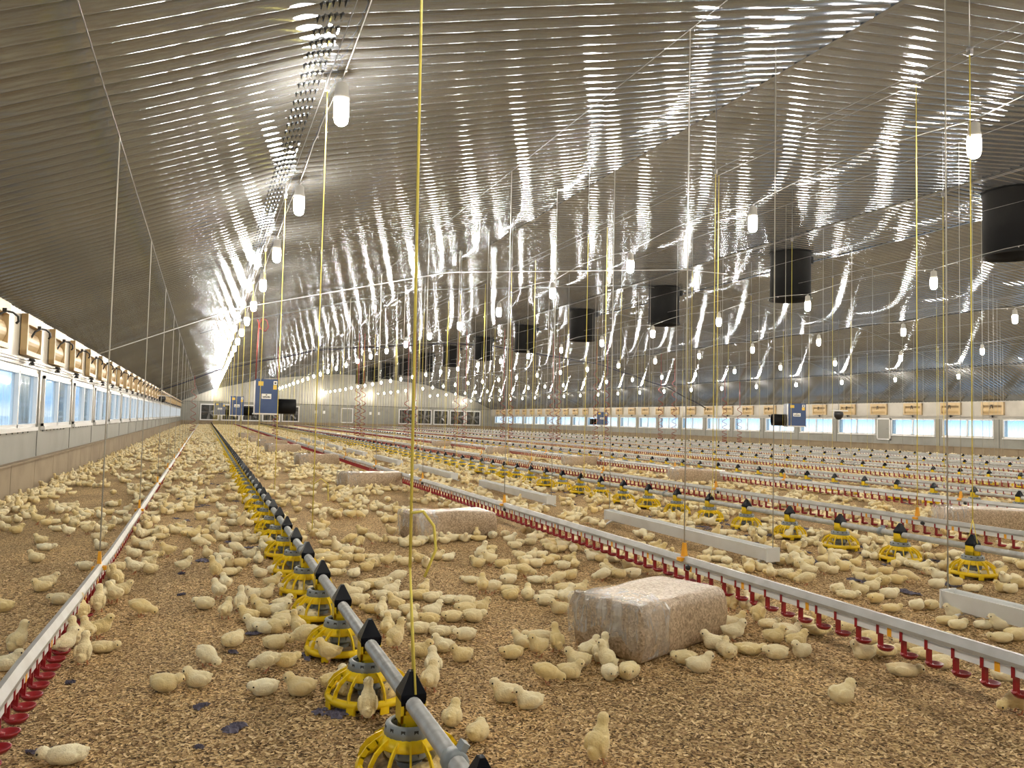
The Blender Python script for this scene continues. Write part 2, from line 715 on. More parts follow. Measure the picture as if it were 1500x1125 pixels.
ORD = ['nearest', 'second', 'third', 'fourth', 'fifth', 'sixth', 'seventh', 'eighth', 'ninth', 'tenth', 'eleventh', 'twelfth', 'thirteenth',
       'fourteenth', 'fifteenth', 'sixteenth', 'seventeenth', 'eighteenth', 'nineteenth', 'twentieth']


def ordn(k):
    """ordinal word, 0 = first"""
    if k < len(ORD):
        return ORD[k]
    tens = {2: 'twenty', 3: 'thirty', 4: 'forty', 5: 'fifty', 6: 'sixty', 7: 'seventy', 8: 'eighty', 9: 'ninety'}
    n = k + 1
    if n >= 100:
        return 'hundred-and-' + (ordn(n - 101) if n > 101 else 'first') if n > 100 else 'hundredth'
    t, u = divmod(n, 10)
    if u == 0:
        return tens[t][:-1] + 'ieth'
    return tens[t] + '-' + ['', 'first', 'second', 'third', 'fourth', 'fifth', 'sixth', 'seventh', 'eighth', 'ninth'][u]


# ================================================================== SETTING
# floor of wood shavings
xs = [XL, -1.95, -1.7, -1.45, -1.2] + list(np.linspace(-0.9, 28.8, 34)) + [29.05, 29.3, 29.55, XR]
ys = list(np.linspace(Y0, Y1, 40))
b = MB()
b.add([(x, y, floor_z(x)) for y in ys for x in xs],
      [(j * len(xs) + i, j * len(xs) + i + 1, (j + 1) * len(xs) + i + 1, (j + 1) * len(xs) + i) for j in range(len(ys) - 1) for i in range(len(xs) - 1)], 0, True)
b.add([(XL - .3, Y0 - .3, -.05), (XR + .3, Y0 - .3, -.05), (XR + .3, Y1 + .3, -.05), (XL - .3, Y1 + .3, -.05)], [(0, 1, 2, 3)])
tag(b.build('floor', M['litter']), 'litter floor of the barn covered in wood shavings', 'floor', kind='structure')

# corrugated ceiling: trapezoid ribs running across the barn
pitch = 0.171
cyc = []
for q in range(8):
    u = q / 8 * .68
    cyc.append((u, -.11 * (1 - ((u - .34) / .34) ** 2)))
for q in range(8):
    u = q / 8
    cyc.append((.68 + .32 * u, .5 - .5 * math.cos(2 * PI * u)))
yy, hh = [], []
k = 0
while Y0 + k * pitch < Y1:
    for u, h in cyc:
        yy.append(Y0 + (k + u) * pitch)
        hh.append(h)
    k += 1
yy.append(Y1)
hh.append(0)
b = MB()
n = len(yy)
for (x0, z0), (x1, z1) in zip(PROF, PROF[1:]):
    vs = [(x, y, EYE + z + 0.022 * h) for (x, z) in ((x0, z0), (x1, z1)) for y, h in zip(yy, hh)]
    b.add(vs, [(i, i + 1, n + i + 1, n + i) for i in range(n - 1)], 0, True)
tag(b.build('ceiling', M['sheet']), 'galvanized corrugated steel ceiling', 'ceiling', kind='structure')

# ridge cover strips, flashing rows of crimps along the first bend
for i, ((x0, z0), nm) in enumerate(zip(PROF[1:-1], range(1, 7))):
    b = MB()
    if i in (0, 5):
        sgn = 1 if i == 0 else -1
        j = 0
        y = 2.0
        while y < Y1 - .2:
            for q in range(5):
                xx = x0 + (q - 2) * 0.035
                b.box((xx - .006, y - .02, ceil_z(xx) - .012), (xx + .006, y + .06, ceil_z(xx) + .01))
            y += pitch
    else:
        b.box((x0 - .03, Y0, EYE + z0 - .012), (x0 + .03, Y1, EYE + z0 - .004))
    tag(b.build('trim_%d' % nm, M['sheet']), kind='structure')


def side_wall(name, X, side, wins, label):
    """side=-1 left (outside is -x), +1 right"""
    b = MB()
    xa, xb = sorted((X, X + side * 0.22))
    ZB, ZT, ZE = 0.87, 1.615, 2.37
    b.box((xa, Y0, -.05), (xb, Y1, ZB), 0)
    b.box((xa, Y0, ZT), (xb, Y1, ZE + .06), 1)
    prev = Y0
    for (ya, yb) in wins:
        b.box((xa, prev, ZB), (xb, ya, ZT), 0)
        prev = yb
    b.box((xa, prev, ZB), (xb, Y1, ZT), 0)
    tag(b.build(name, [M['wall'], M['wall_top']]), label, 'wall', kind='structure')


PW = 2.82
winL = [(12.88 + PW * k, 12.88 + PW * k + 2.34) for k in range(-6, 24)]
winL = [w for w in winL if w[0] > Y0 + .2 and w[1] < Y1 - .6]
winR = [(21.82 - 2.72 * k, 24.12 - 2.72 * k) for k in range(9)] + [(24.52, 26.80), (27.74, 30.02)]
winR += [(30.44 + 2.76 * k, 32.74 + 2.76 * k) for k in range(18)]
winR = [w for w in winR if w[0] > Y0 + .2 and w[1] < Y1 - .6]
winR = sorted(winR)
side_wall('wall_left', XL, -1, winL, 'left side wall of pale panels with windows')
side_wall('wall_right', XR, 1, winR, 'right side wall of grey panels with windows')

# windows: frame, mullion, two panes
def window_proto():
    w = empty('window_1')
    w['kind'] = 'structure'
    L_, zb, zt = 2.32, 0.875, 1.61
    b = MB()
    t = 0.045
    for (ya, yb, za, zb_) in ((0, L_, zb, zb + t), (0, L_, zt - t, zt), (0, t, zb, zt), (L_ - t, L_, zb, zt), (L_ / 2 - .03, L_ / 2 + .03, zb, zt)):
        b.box((-.03, ya, za), (.05, yb, zb_))
    b.box((.0, -.02, zb - .05), (.075, L_ + .02, zb))
    b.build('window_frame', M['frame'], w)
    for (a, c) in ((t, L_ / 2 - .03), (L_ / 2 + .03, L_ - t)):
        q = MB()
        q.box((-.002, a, zb + t), (.002, c, zt - t))
        q.build('pane', M['glass'], w)
    return w


wp = freeze(window_proto())
wi = 0
for lst, X, s in ((winL, XL, 1), (winR, XR, -1)):
    for (ya, yb) in lst:
        o = wp if wi == 0 else copy_tree(wp)
        wi += 1
        o.name = 'window_%d' % wi
        if s == 1:
            o.location = (X - .02, ya + .01, 0)
        else:
            o.location = (X + .02, ya + .01 + 2.32, 0)
            o.rotation_euler = (0, 0, PI)

# wall trims
def wall_trim(name, X, s, wins, label):
    b = MB()
    # joint beside each window, zinc cover strip, sill line, plinth and its cap
    for (ya, yb) in wins:
        j = yb + 0.24 if s > 0 else yb + 0.2
        b.box((X + s * -.01, j - .012, .46), (X + s * .006, j + .012, 1.62), 0) if s > 0 else b.box((X - .006, j - .012, .46), (X + .01, j + .012, 1.62), 0)
        if s > 0:
            b.box((X - .01, j - .11, .93), (X + .03, j - .02, 1.66), 1)
            for q in range(7):
                yq = ya + .15 + q * .3
                b.box((X - .01, yq, .80), (X + .008, yq + .02, .82), 0)
    x0, x1 = sorted((X - s * .01, X + s * .012))
    b.box((x0, Y0, 1.665), (x1, Y1, 1.675), 0)
    b.build(name, [M['joint'], M['strip']])
    tag(bpy.data.objects[name], label, 'trim', kind='structure')


wall_trim('trim_10', XL, 1, winL, 'joints and cover strips on the left wall')
wall_trim('trim_11', XR, -1, winR, 'joints on the right wall')
for nm, X, s in (('baseboard_left', XL, 1), ('baseboard_right', XR, -1)):
    b = MB()
    x0, x1 = sorted((X, X + s * .05))
    y = Y0
    while y < Y1:
        b.box((x0, y + .008, -.05), (x1, min(y + PW / 2, Y1) - .008, .43))
        y += PW / 2
    xa, xb = sorted((X, X + s * .085))
    b.box((xa, Y0, .43), (xb, Y1, .452))
    tag(b.build(nm, M['plinth']), kind='structure')

# narrow door in the right wall between two windows
d = empty('door_1', (XR - .01, 27.66, 0), PI)
d['kind'] = 'structure'
b = MB()
for (ya, yb, za, zb) in ((0, .78, 1.58, 1.64), (0, .06, .62, 1.64), (.72, .78, .62, 1.64), (0, .78, .62, .68)):
    b.box((-.02, ya, za), (.05, yb, zb))
b.build('door_frame', M['frame'], d)
b = MB()
b.box((-.01, .06, .68), (.02, .72, 1.58))
b.build('door_panel', M['wall'], d)
b = MB()
b.box((.02, .35, 1.14), (.06, .6, 1.17))
b.build('door_handle', M['wire'], d)

# end wall: flat lower panels, ribbed upper sheet
b = MB()
b.box((XL - .2, Y1, -.05), (XR + .2, Y1 + .2, 2.35), 0)
n = 0
x = XL
pts = []
while x < XR:
    for u, h in ((0, 0), (.55, 0), (.62, 1), (.93, 1)):
        pts.append((min(x + u * .28, XR), Y1 - .03 * h))
    x += .28
pts.append((XR, Y1))
vs = [(px, py, 2.35) for px, py in pts] + [(px, py, ceil_z(px) + .05) for px, py in pts]
n = len(pts)
b.add(vs, [(i, i + 1, n + i + 1, n + i) for i in range(n - 1)], 1)
b.box((XL, Y1 - .05, 2.33), (XR, Y1, 2.38), 2)
for q in range(11):
    xx = XL + 1.5 + q * 2.9
    b.box((xx, Y1 - .015, .45), (xx + .02, Y1, 2.33), 2)
tag(b.build('wall_back', [M['wall'], M['endsheet'], M['joint']]), 'far end wall with ribbed upper sheet', 'wall', kind='structure')
b = MB()
b.box((XL, Y1 - .06, -.05), (XR, Y1, .5))
tag(b.build('baseboard_back', M['plinth']), kind='structure')
b = MB()
b.add([(XL - .2, Y0, -.05), (XR + .2, Y0, -.05)] + [(x, Y0, EYE + z + .05) for x, z in reversed(PROF)], [tuple(range(10))])
tag(b.build('wall_front', M['wall']), 'end wall behind the viewer', 'wall', kind='structure')
# outside ground
b = MB()
b.add([(-200, -150, -.6), (230, -150, -.6), (230, 250, -.6), (-200, 250, -.6)], [(0, 1, 2, 3)])
tag(b.build('ground', M['ground']), 'pale ground outside the windows', 'ground', kind='structure')

# doorway frame and ventilation fans on the end wall
d = empty('door_2', (13.15, Y1, 0))
d['kind'] = 'structure'
b = MB()
for (xa, xb, za, zb) in ((0, 1.25, 2.0, 2.08), (0, .09, .55, 2.08), (1.16, 1.25, .55, 2.08), (0, 1.25, .55, .63)):
    b.box((xa, -.07, za), (xb, -.02, zb))
b.build('door_frame', M['frame'], d)
b = MB()
b.box((.09, -.045, .63), (1.16, -.02, 2.0))
b.build('door_panel', M['wall'], d)


def fan_proto():
    f = empty('exhaust_fan')
    w, zc = 1.56, 1.34
    b = MB()
    for (xa, xb, za, zb) in ((-.85, .85, zc + .70, zc + .80), (-.85, .85, zc - .80, zc - .70), (-.85, -.75, zc - .8, zc + .8), (.75, .85, zc - .8, zc + .8)):
        b.box((xa, -.12, za), (xb, 0, zb))
    b.build('housing', M['frame'], f)
    b = MB()
    b.box((-.75, -.02, zc - .70), (.75, -.005, zc + .70))
    b.build('recess', M['fandark'], f)
    for k in range(6):
        a = k * PI / 3 + .3
        ux = Vector((math.cos(a), 0, math.sin(a)))
        uz = Vector((-math.sin(a), 0, math.cos(a)))
        n = Vector((0, 1, 0))
        tilt = (uz * .85 + n * .5).normalized()
        q = MB()
        q.obox(Vector((0, -.07, zc)) + ux * .38, (.32, .10, .006), ux, tilt, ux.cross(tilt))
        q.build('blade', M['fanblade'], f)
    b = MB()
    b.lathe([(0.0, 0), (.10, 0), (.10, .08), (0, .08)], 12)
    o = b.build('hub', M['fanblade'], f, (0, -.05, zc))
    o.rotation_euler = (PI / 2, 0, 0)
    b = MB()
    b.box((-.75, -.10, zc - .03), (.75, -.08, zc + .03))
    b.box((-.03, -.10, zc - .7), (.03, -.08, zc + .7))
    b.build('motor_bracket', M['fanblade'], f)
    return f


fp = freeze(fan_proto())
fx = [.42, 2.35, 4.28, 6.2, 8.1, 20.1, 22.05, 23.95, 25.8, 27.65]
for i, X in enumerate(fx):
    o = fp if i == 0 else copy_tree(fp)
    o.location = (X, Y1, 0)
    side = 'left' if i < 5 else 'right'
    j = i if i < 5 else i - 5
    nm = ['leftmost', 'second from left', 'middle', 'second from right', 'rightmost'][j]
    tag(o, 'square end-wall exhaust fan, %s of the five at %s' % (nm, side), 'fan', 'exhaust fans on the far end wall')
for i, X in enumerate((10.6, 11.4, 16.2, 17.1)):
    t = empty('junction_box', (X, Y1, 0))
    b = MB()
    b.box((-.12, -.12, 1.45), (.12, -.02, 1.75))
    b.build('box', M['white'], t)
    b = MB()
    b.tube([(0, -.06, 1.75), (0, -.06, 2.33)], .02)
    b.build('conduit', M['wire'], t)
    tag(t, 'small white junction box on the far end wall, %s' % ['left of the left pair', 'right of the left pair', 'left of the right pair', 'right of the right pair'][i],
        'electrical box', 'junction boxes on the far end wall')

# ================================================================== AIR INLETS
def inlet_proto():
    t = empty('air_inlet')
    b = MB()
    z0, z1, w = 1.80, 2.32, .96
    for (ya, yb, za, zb) in ((0, w, z1 - .13, z1), (0, w, z0, z0 + .06), (0, .07, z0, z1), (w - .07, w, z0, z1)):
        b.box((0, ya, za), (.075, yb, zb))
    b.build('housing', M['tan'], t)
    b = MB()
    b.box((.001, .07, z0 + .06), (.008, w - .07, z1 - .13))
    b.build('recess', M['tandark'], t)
    b = MB()
    q = []
    for i in range(7):
        a = i / 6
        q.append((.012 + .05 * math.sin(a * PI * .9), z0 + .065 + a * .24))
    prof = q + [(x - .006, z) for x, z in reversed(q)]
    b.extrude_y(prof, .08, w - .08, smooth=False)
    b.build('flap', M['tan'], t)
    b = MB()
    pts = [(.03, w / 2 - .13, z0 + .20), (.08, w / 2 - .07, z0 + .33), (.13, w / 2, z0 + .38), (.18, w / 2 + .06, z0 + .375), (.22, w / 2 + .12, z0 + .34), (.225, w / 2 + .13, z0 + .29), (.205, w / 2 + .12, z0 + .26)]
    b.tube(pts, .013, 6)
    b.box((.10, w / 2 - .03, z0 + .37), (.14, w / 2 + .03, z0 + .41))
    b.build('lever_arm', M['black'], t)
    b = MB()
    b.lathe([(0, 0), (.035, 0), (.035, .03), (.02, .035), (.02, .055), (.035, .06), (.035, .09), (0, .09)], 10, (.05, w / 2, z0 - .11))
    b.box((0, w / 2 - .06, z0 - .06), (.10, w / 2 + .06, z0 - .04))
    b.build('pulley', M['black'], t)
    return t


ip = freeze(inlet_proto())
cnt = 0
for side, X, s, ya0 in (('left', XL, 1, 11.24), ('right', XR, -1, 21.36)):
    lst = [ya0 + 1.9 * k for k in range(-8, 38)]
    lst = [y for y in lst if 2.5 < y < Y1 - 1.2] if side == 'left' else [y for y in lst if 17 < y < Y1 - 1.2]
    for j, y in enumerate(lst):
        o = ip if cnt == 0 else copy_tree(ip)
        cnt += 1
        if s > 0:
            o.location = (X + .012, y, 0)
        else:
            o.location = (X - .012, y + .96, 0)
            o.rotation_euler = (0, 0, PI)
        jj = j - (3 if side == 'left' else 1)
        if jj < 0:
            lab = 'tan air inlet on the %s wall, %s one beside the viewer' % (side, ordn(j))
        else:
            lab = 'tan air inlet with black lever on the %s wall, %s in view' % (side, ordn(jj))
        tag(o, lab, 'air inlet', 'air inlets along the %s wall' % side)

# inlet pull rods
for side, X, s in (('left', XL, 1), ('right', XR, -1)):
    b = MB()
    b.tube([(X + s * .06, Y0 + .3, 1.735), (X + s * .06, Y1 - .2, 1.735)], .006, 5)
    b.tube([(X + s * .06, Y0 + .3, 1.70), (X + s * .06, Y1 - .2, 1.70)], .004, 5)
    tag(b.build('pull_rod', M['wire']), 'thin steel pull rod under the air inlets of the %s wall' % side, 'rod')

# ================================================================== LAMPS
def lamp_meshes():
    b = MB()
    b.lathe([(0.0, .145), (.030, .145), (.047, .130), (.050, .05), (.056, .045), (.056, .02), (.050, .018), (.05, 0.0), (0, 0)], 16)
    b.tube([(0, 0, .14), (0, 0, .165), (.02, 0, .18)], .008, 5)
    s = b.mesh('lamp_socket', [M['socket']])
    b = MB()
    b.lathe([(0, -.175), (.025, -.170), (.043, -.154), (.052, -.125), (.054, -.06), (.053, 0), (.04, .002), (0, .002)], 14)
    g = b.mesh('lit_globe', [M['bulb']])
    b = MB()
    b.lathe([(0.0, .145), (.045, .135), (.05, 0.0)], 8)
    b.lathe([(0, -.165), (.036, -.145), (.048, -.10), (.048, 0)], 8, mi=1)
    f = b.mesh('far_lamp', [M['socket'], M['bulb']])
    return s, g, f


ms, mg, mf = lamp_meshes()
ROWS = [(.84, 5.605 - 2.72 * 4, 3.40), (6.16, 4.673 - 2.93 * 3, 3.66), (11.36, 9.37 - 2.93 * 5, 3.66), (16.56, 11.62 - 2.93 * 5, 3.68), (21.76, 16.29 - 2.93 * 7, 3.60), (26.96, 21.17 - 2.93 * 9, 3.28)]
rowname = ['first lamp row from the left wall', 'second lamp row from the left wall', 'third lamp row from the left wall',
           'third lamp row from the right wall', 'second lamp row from the right wall', 'lamp row nearest the right wall']
proto = None
for r, (X, ys0, z) in enumerate(ROWS):
    y = ys0
    vis = 0
    hid = 0
    pitch_l = 2.72 if r == 0 else 2.93
    pts = []
    while y < Y1 - .7:
        if y < Y0 + .3:
            y += pitch_l
            continue
        px, py, zc = proj((X, y, z))
        inview = zc > .3 and -5 < px < 1505 and py > -5
        pts.append((X, y, z + .17))
        o = None
        if zc > 0 and zc < 26:
            t = proto or empty('hanging_lamp')
            if proto is None:
                link('lamp_socket', ms, t)
                link('lit_globe', mg, t)
                proto = freeze(t)
                o = t
            else:
                o = copy_tree(proto)
            o.location = (X, y, z)
        else:
            o = link('hanging_lamp', mf, None, (X, y, z))
        if inview:
            tag(o, 'lit hanging lamp, %s in view along the %s' % (ordn(vis), rowname[r]), 'lamp', 'lamps in the ' + rowname[r])
            vis += 1
        else:
            tag(o, 'lit lamp out of frame, %s, %s one' % (rowname[r], ordn(hid)), 'lamp', 'lamps behind the view in the ' + rowname[r])
            hid += 1
        y += pitch_l
    # feed cable sagging from lamp to lamp, held at the roof between them
    b = MB()
    path = []
    for i, p in enumerate(pts):
        path.append(p)
        if i + 1 < len(pts):
            q = pts[i + 1]
            for u in (.06, .15, .3, .42, .5, .58, .7, .85, .94):
                rise = math.sin(PI * u)
                path.append((X + .004 * math.sin(40 * u), p[1] + (q[1] - p[1]) * u, z + .17 + (.05 if r == 0 else .10) * rise))
    b.tube(path, .0045, 5)
    for (x_, y_, z_) in path[::3]:
        if proj((x_, y_, z_))[2] < 22 and y_ > 1:
            b.ellipsoid((x_, y_, z_ - .012), (.010, .010, .012), 5, 4)
    tag(b.build('lamp_cable', M['cable']), 'white cable linking the lamps of the %s' % rowname[r], 'cable')

# ================================================================== VENT CHIMNEYS
def duct_proto():
    t = empty('ventilation_shaft')
    b = MB()
    zb, zt = 4.36, 5.58
    b.lathe([(.47, zb + .05), (.52, zb), (.535, zb + .01), (.50, zb + .07), (.495, zt - .06), (.515, zt - .05), (.515, zt), (.45, zt), (.45, zb + .06)], 36, close=True)
    b.build('shaft', M['duct'], t)
    b = MB()
    b.box((.50, -.10, zt - .16), (.66, .06, zt - .03))
    b.box((.56, -.14, zt - .24), (.62, -.06, zt - .14))
    b.build('actuator', M['black'], t)
    b = MB()
    b.lathe([(0, 0), (.45, 0), (.45, .015), (0, .015)], 24, (0, 0, zb + .5))
    b.build('damper', M['black'], t)
    return t


dp = freeze(duct_proto())
y, k, vis = 9.72, 0, 0
while y < Y1 - 1:
    o = dp if k == 0 else copy_tree(dp)
    o.location = (13.83, y, 0)
    tag(o, 'black cylindrical ventilation shaft under the ridge, %s of the row' % ordn(k), 'ventilation shaft', 'ventilation shafts along the ridge')
    y += 5.87
    k += 1

# ================================================================== FEEDER LINES
def pan_meshes():
    """feeder pan; origin on the pipe axis directly above the pan, z=0 at pipe centre"""
    out = {}
    zr = -.178            # ring
    R_ = .147
    b = MB()
    b.lathe([(R_ - .012, zr), (R_, zr - .004), (R_ + .004, zr + 0.0080), (R_ - .002, zr + 0.0208), (R_ - .010, zr + 0.0224), (R_ - .016, zr + 0.0096)], 40, close=True)
    for k in range(8):
        a = 2 * PI * k / 8 + .2
        ux = Vector((math.cos(a), math.sin(a), 0))
        uy = Vector((-math.sin(a), math.cos(a), 0))
        b.obox(ux * (R_ - .002) + Vector((0, 0, zr - .010)), (.004, .016, .012), ux, uy, (0, 0, 1))
    for k in range(14):
        a = 2 * PI * k / 14
        ux = Vector((math.cos(a), math.sin(a), 0))
        uy = Vector((-math.sin(a), math.cos(a), 0))
        path = [(R_ - .006, zr + 0.0160), (R_ - .012, zr + 0.0400), (R_ - .028, zr + 0.0624), (R_ - .052, zr + 0.0784), (.078, zr + 0.0864)]
        for (r0, z0), (r1, z1) in zip(path, path[1:]):
            p0 = ux * r0 + Vector((0, 0, z0))
            p1 = ux * r1 + Vector((0, 0, z1))
            dd = (p1 - p0)
            b.obox((p0 + p1) / 2, (dd.length / 2 + .002, .0028, .007), dd.normalized(), uy, dd.normalized().cross(uy))
    b.lathe([(.090, zr + 0.0656), (.094, zr + 0.0704), (.080, zr + 0.0864), (.073, zr + 0.0960), (.070, zr + 0.0960), (.078, zr + 0.0832), (.086, zr + 0.0672)], 32, close=True)
    out['grill'] = (b.mesh('grill', [M['yellow']]), None)
    b = MB()
    b.lathe([(0.0, zr - .018), (.11, zr - .018), (.135, zr - .006), (.138, zr + 0.0032), (.132, zr + 0.0032), (.10, zr - .008), (.04, zr + 0.0048), (0, zr + 0.0096)], 32)
    out['dish'] = (b.mesh('dish', [M['feed']]), None)
    b = MB()
    b.lathe([(.062, zr + 0.0864), (.074, zr + 0.0928), (.070, zr + 0.1200), (.060, zr + 0.1264), (.055, zr + 0.1264), (.062, zr + 0.1120), (.058, zr + 0.0880)], 24, close=True)
    for k in range(12):
        a = 2 * PI * k / 12
        ux = Vector((math.cos(a), math.sin(a), 0))
        uy = Vector((-math.sin(a), math.cos(a), 0))
        b.obox(ux * .0655 + Vector((0, 0, zr + 0.1152)), (.0052, .006, .005), ux, uy, (0, 0, 1), 1)
    b.lathe([(.052, zr + 0.0920), (.050, zr + 0.0440), (.056, zr + 0.0360), (.045, zr + 0.0240), (.045, zr + 0.0920)], 20, close=True)
    for k in range(10):
        a = 2 * PI * k / 10
        ux = Vector((math.cos(a), math.sin(a), 0))
        uy = Vector((-math.sin(a), math.cos(a), 0))
        b.obox(ux * .052 + Vector((0, 0, zr + 0.0680)), (.003, .003, .03), ux, uy, (0, 0, 1))
    b.lathe([(.042, zr + 0.0400), (.034, zr + 0.0000)], 14)
    out['hopper'] = (b.mesh('hopper', [M['grayp'], M['fandark']]), None)
    b = MB()
    b.box((-.020, -.026, zr + 0.0960), (.020, .026, -.018))
    b.box((-.036, -.030, -.05), (-.027, .030, .024))
    b.box((.027, -.030, -.05), (.036, .030, .024))
    b.box((-.036, -.030, -.05), (.036, .030, -.028))
    b.box((-.028, .026, -.09), (-.022, .036, -.01))
    b.box((.022, -.034, zr + 0.1040), (.028, -.026, -.01))
    out['neck'] = (b.mesh('neck', [M['yellow']]), None)
    b = MB()
    s, h = .037, .032
    base = [(-s, -h, .020), (s, -h, .020), (s, h, .020), (-s, h, .020)]
    low = [(-s * .92, -h * .92, -.008), (s * .92, -h * .92, -.008), (s * .92, h * .92, -.008), (-s * .92, h * .92, -.008)]
    m1 = [(-s * .98, -h * .98, .028), (s * .98, -h * .98, .028), (s * .98, h * .98, .028), (-s * .98, h * .98, .028)]
    top = [(-.007, -.010, .086), (.007, -.010, .086), (.007, .010, .086), (-.007, .010, .086)]
    vs = low + base + m1 + top
    fs = []
    for l in range(3):
        for k in range(4):
            fs.append((l * 4 + k, l * 4 + (k + 1) % 4, (l + 1) * 4 + (k + 1) % 4, (l + 1) * 4 + k))
    fs.append((12, 13, 14, 15))
    b.add(vs, fs)
    out['cap'] = (b.mesh('cap', [M['capblack']]), None)
    # a plainer whole pan for the distance
    f = MB()
    f.lathe([(R_ - .015, zr), (R_ + .003, zr), (R_ - .003, zr + 0.0224)], 14)
    for k in range(9):
        a = 2 * PI * k / 9
        ux = Vector((math.cos(a), math.sin(a), 0))
        uy = Vector((-math.sin(a), math.cos(a), 0))
        path = [(R_ - .006, zr + 0.0160), (R_ - .020, zr + 0.0560), (.09, zr + 0.0832)]
        for (r0, z0), (r1, z1) in zip(path, path[1:]):
            p0 = ux * r0 + Vector((0, 0, z0))
            p1 = ux * r1 + Vector((0, 0, z1))
            w = uy * .005
            f.add([p0 - w, p0 + w, p1 + w, p1 - w], [(0, 1, 2, 3)])
    f.lathe([(.094, zr + 0.0688), (.072, zr + 0.0960)], 12)
    f.lathe([(.0, zr - .012), (.135, zr - .0)], 12, mi=1)
    f.lathe([(.074, zr + 0.0928), (.070, zr + 0.1200), (.058, zr + 0.1264), (.02, zr + 0.1264)], 10, mi=1)
    f.lathe([(.052, zr + 0.0920), (.045, zr + 0.0000)], 8, mi=1)
    f.box((-.024, -.026, zr + 0.0960), (.024, .026, -.018))
    f.box((-.036, -.030, -.05), (-.027, .030, .024))
    f.box((.027, -.030, -.05), (.036, .030, .024))
    f.add(vs, fs, 2)
    far = f.mesh('far_feeder_pan', [M['yellow'], M['grayp'], M['capblack']])
    return out, far


pan_parts, pan_far = pan_meshes()


def make_pan():
    t = empty('feeder_pan')
    for nm in ('grill', 'dish', 'hopper', 'neck', 'cap'):
        link(nm, pan_parts[nm][0], t)
    return t


PIPE_Z = .335
PAN_PITCH = .596
FEED = [(.575, 1.574 - .594, .300), (4.95, 3.785, .305)]
for (X, px, py) in ((9.31, 1493.3, 720), (13.67, 1495.3, 694), (18.03, 1480, 678.7), (22.4, 1492, 671.3)):
    FEED.append((X, at_x(px, py, X)[0], .305))
PAN_SPOTS = []     # (X, Y, line)
fname = ['left feeder line beside the viewer', 'second feeder line from the left', 'third feeder line from the left',
         'fourth feeder line from the left', 'fifth feeder line from the left', 'feeder line nearest the right wall']
all_pans = []
for li, (X, ys0, pz) in enumerate(FEED):
    y = ys0
    k = 0
    while y < Y1 - 3:
        zc = proj((X, y, pz))[2]
        all_pans.append((zc, li, k, X, y, pz))
        y += PAN_PITCH if li else .594
        k += 1
all_pans.sort()
pan_proto = None
short = ['left feeder line', 'second feeder line', 'third feeder line', 'fourth feeder line', 'fifth feeder line', 'sixth feeder line']
far_pts = []
for idx, (zc, li, k, X, y, pz) in enumerate(all_pans):
    PAN_SPOTS.append((X, y))
    if idx >= 300:
        far_pts.append((X, y, pz))
        continue
    if zc < 14:
        if pan_proto is None:
            o = pan_proto = freeze(make_pan())
        else:
            o = copy_tree(pan_proto)
        o.location = (X, y, pz)
    else:
        o = link('feeder_pan', pan_far, None, (X, y, pz))
    tag(o, 'yellow ribbed feeder pan with black cap, %s from the camera on the %s' % (ordn(k), short[li]), 'feeder pan', 'feeder pans on the ' + short[li])


def scatter_mesh(name, variants, items, mats, tint=True):
    """items: (variant, x, y, z, angle, scale) copied into one mesh"""
    data = []
    for me in variants:
        nv = len(me.vertices)
        co = np.empty(nv * 3, np.float32)
        me.vertices.foreach_get('co', co)
        nl = len(me.loops)
        lv = np.empty(nl, np.int32)
        me.loops.foreach_get('vertex_index', lv)
        npoly = len(me.polygons)
        ls = np.empty(npoly, np.int32)
        lt = np.empty(npoly, np.int32)
        mi = np.empty(npoly, np.int32)
        sm = np.empty(npoly, bool)
        me.polygons.foreach_get('loop_start', ls)
        me.polygons.foreach_get('loop_total', lt)
        me.polygons.foreach_get('material_index', mi)
        me.polygons.foreach_get('use_smooth', sm)
        data.append((co.reshape(-1, 3), lv, ls, lt, mi, sm))
    V, LV, LT, MI, SM, TI = [], [], [], [], [], []
    off = 0
    for (vi, x, y, z, a, s) in items:
        co, lv, ls, lt, mi, sm = data[vi]
        c_, s_ = math.cos(a) * s, math.sin(a) * s
        P_ = np.empty_like(co)
        P_[:, 0] = co[:, 0] * c_ - co[:, 1] * s_ + x
        P_[:, 1] = co[:, 0] * s_ + co[:, 1] * c_ + y
        P_[:, 2] = co[:, 2] * s + z
        V.append(P_)
        LV.append(lv + off)
        LT.append(lt)
        MI.append(mi)
        SM.append(sm)
        TI.append(np.full(len(co), random.random(), np.float32))
        off += len(co)
    V = np.concatenate(V)
    LV = np.concatenate(LV)
    LT = np.concatenate(LT)
    me = bpy.data.meshes.new(name)
    me.vertices.add(len(V))
    me.vertices.foreach_set('co', V.ravel())
    me.loops.add(len(LV))
    me.loops.foreach_set('vertex_index', LV)
    me.polygons.add(len(LT))
    me.polygons.foreach_set('loop_start', np.concatenate(([0], np.cumsum(LT)[:-1])).astype(np.int32))
    me.polygons.foreach_set('material_index', np.concatenate(MI))
    me.polygons.foreach_set('use_smooth', np.concatenate(SM))
    for m in mats:
        me.materials.append(m)
    me.update(calc_edges=True)
    if tint:
        at = me.attributes.new('tint', 'FLOAT', 'POINT')
        at.data.foreach_set('value', np.concatenate(TI))
    me.validate()
    return me


if far_pts:
    me = scatter_mesh('far_pans', [pan_far], [(0, x, y, z, 0, 1) for x, y, z in far_pts], [M['yellow'], M['grayp'], M['capblack']], False)
    tag(link('distant_feeder_pans', me), 'distant yellow feeder pans at the far ends of the feeder lines', 'feeder pans', kind='stuff')

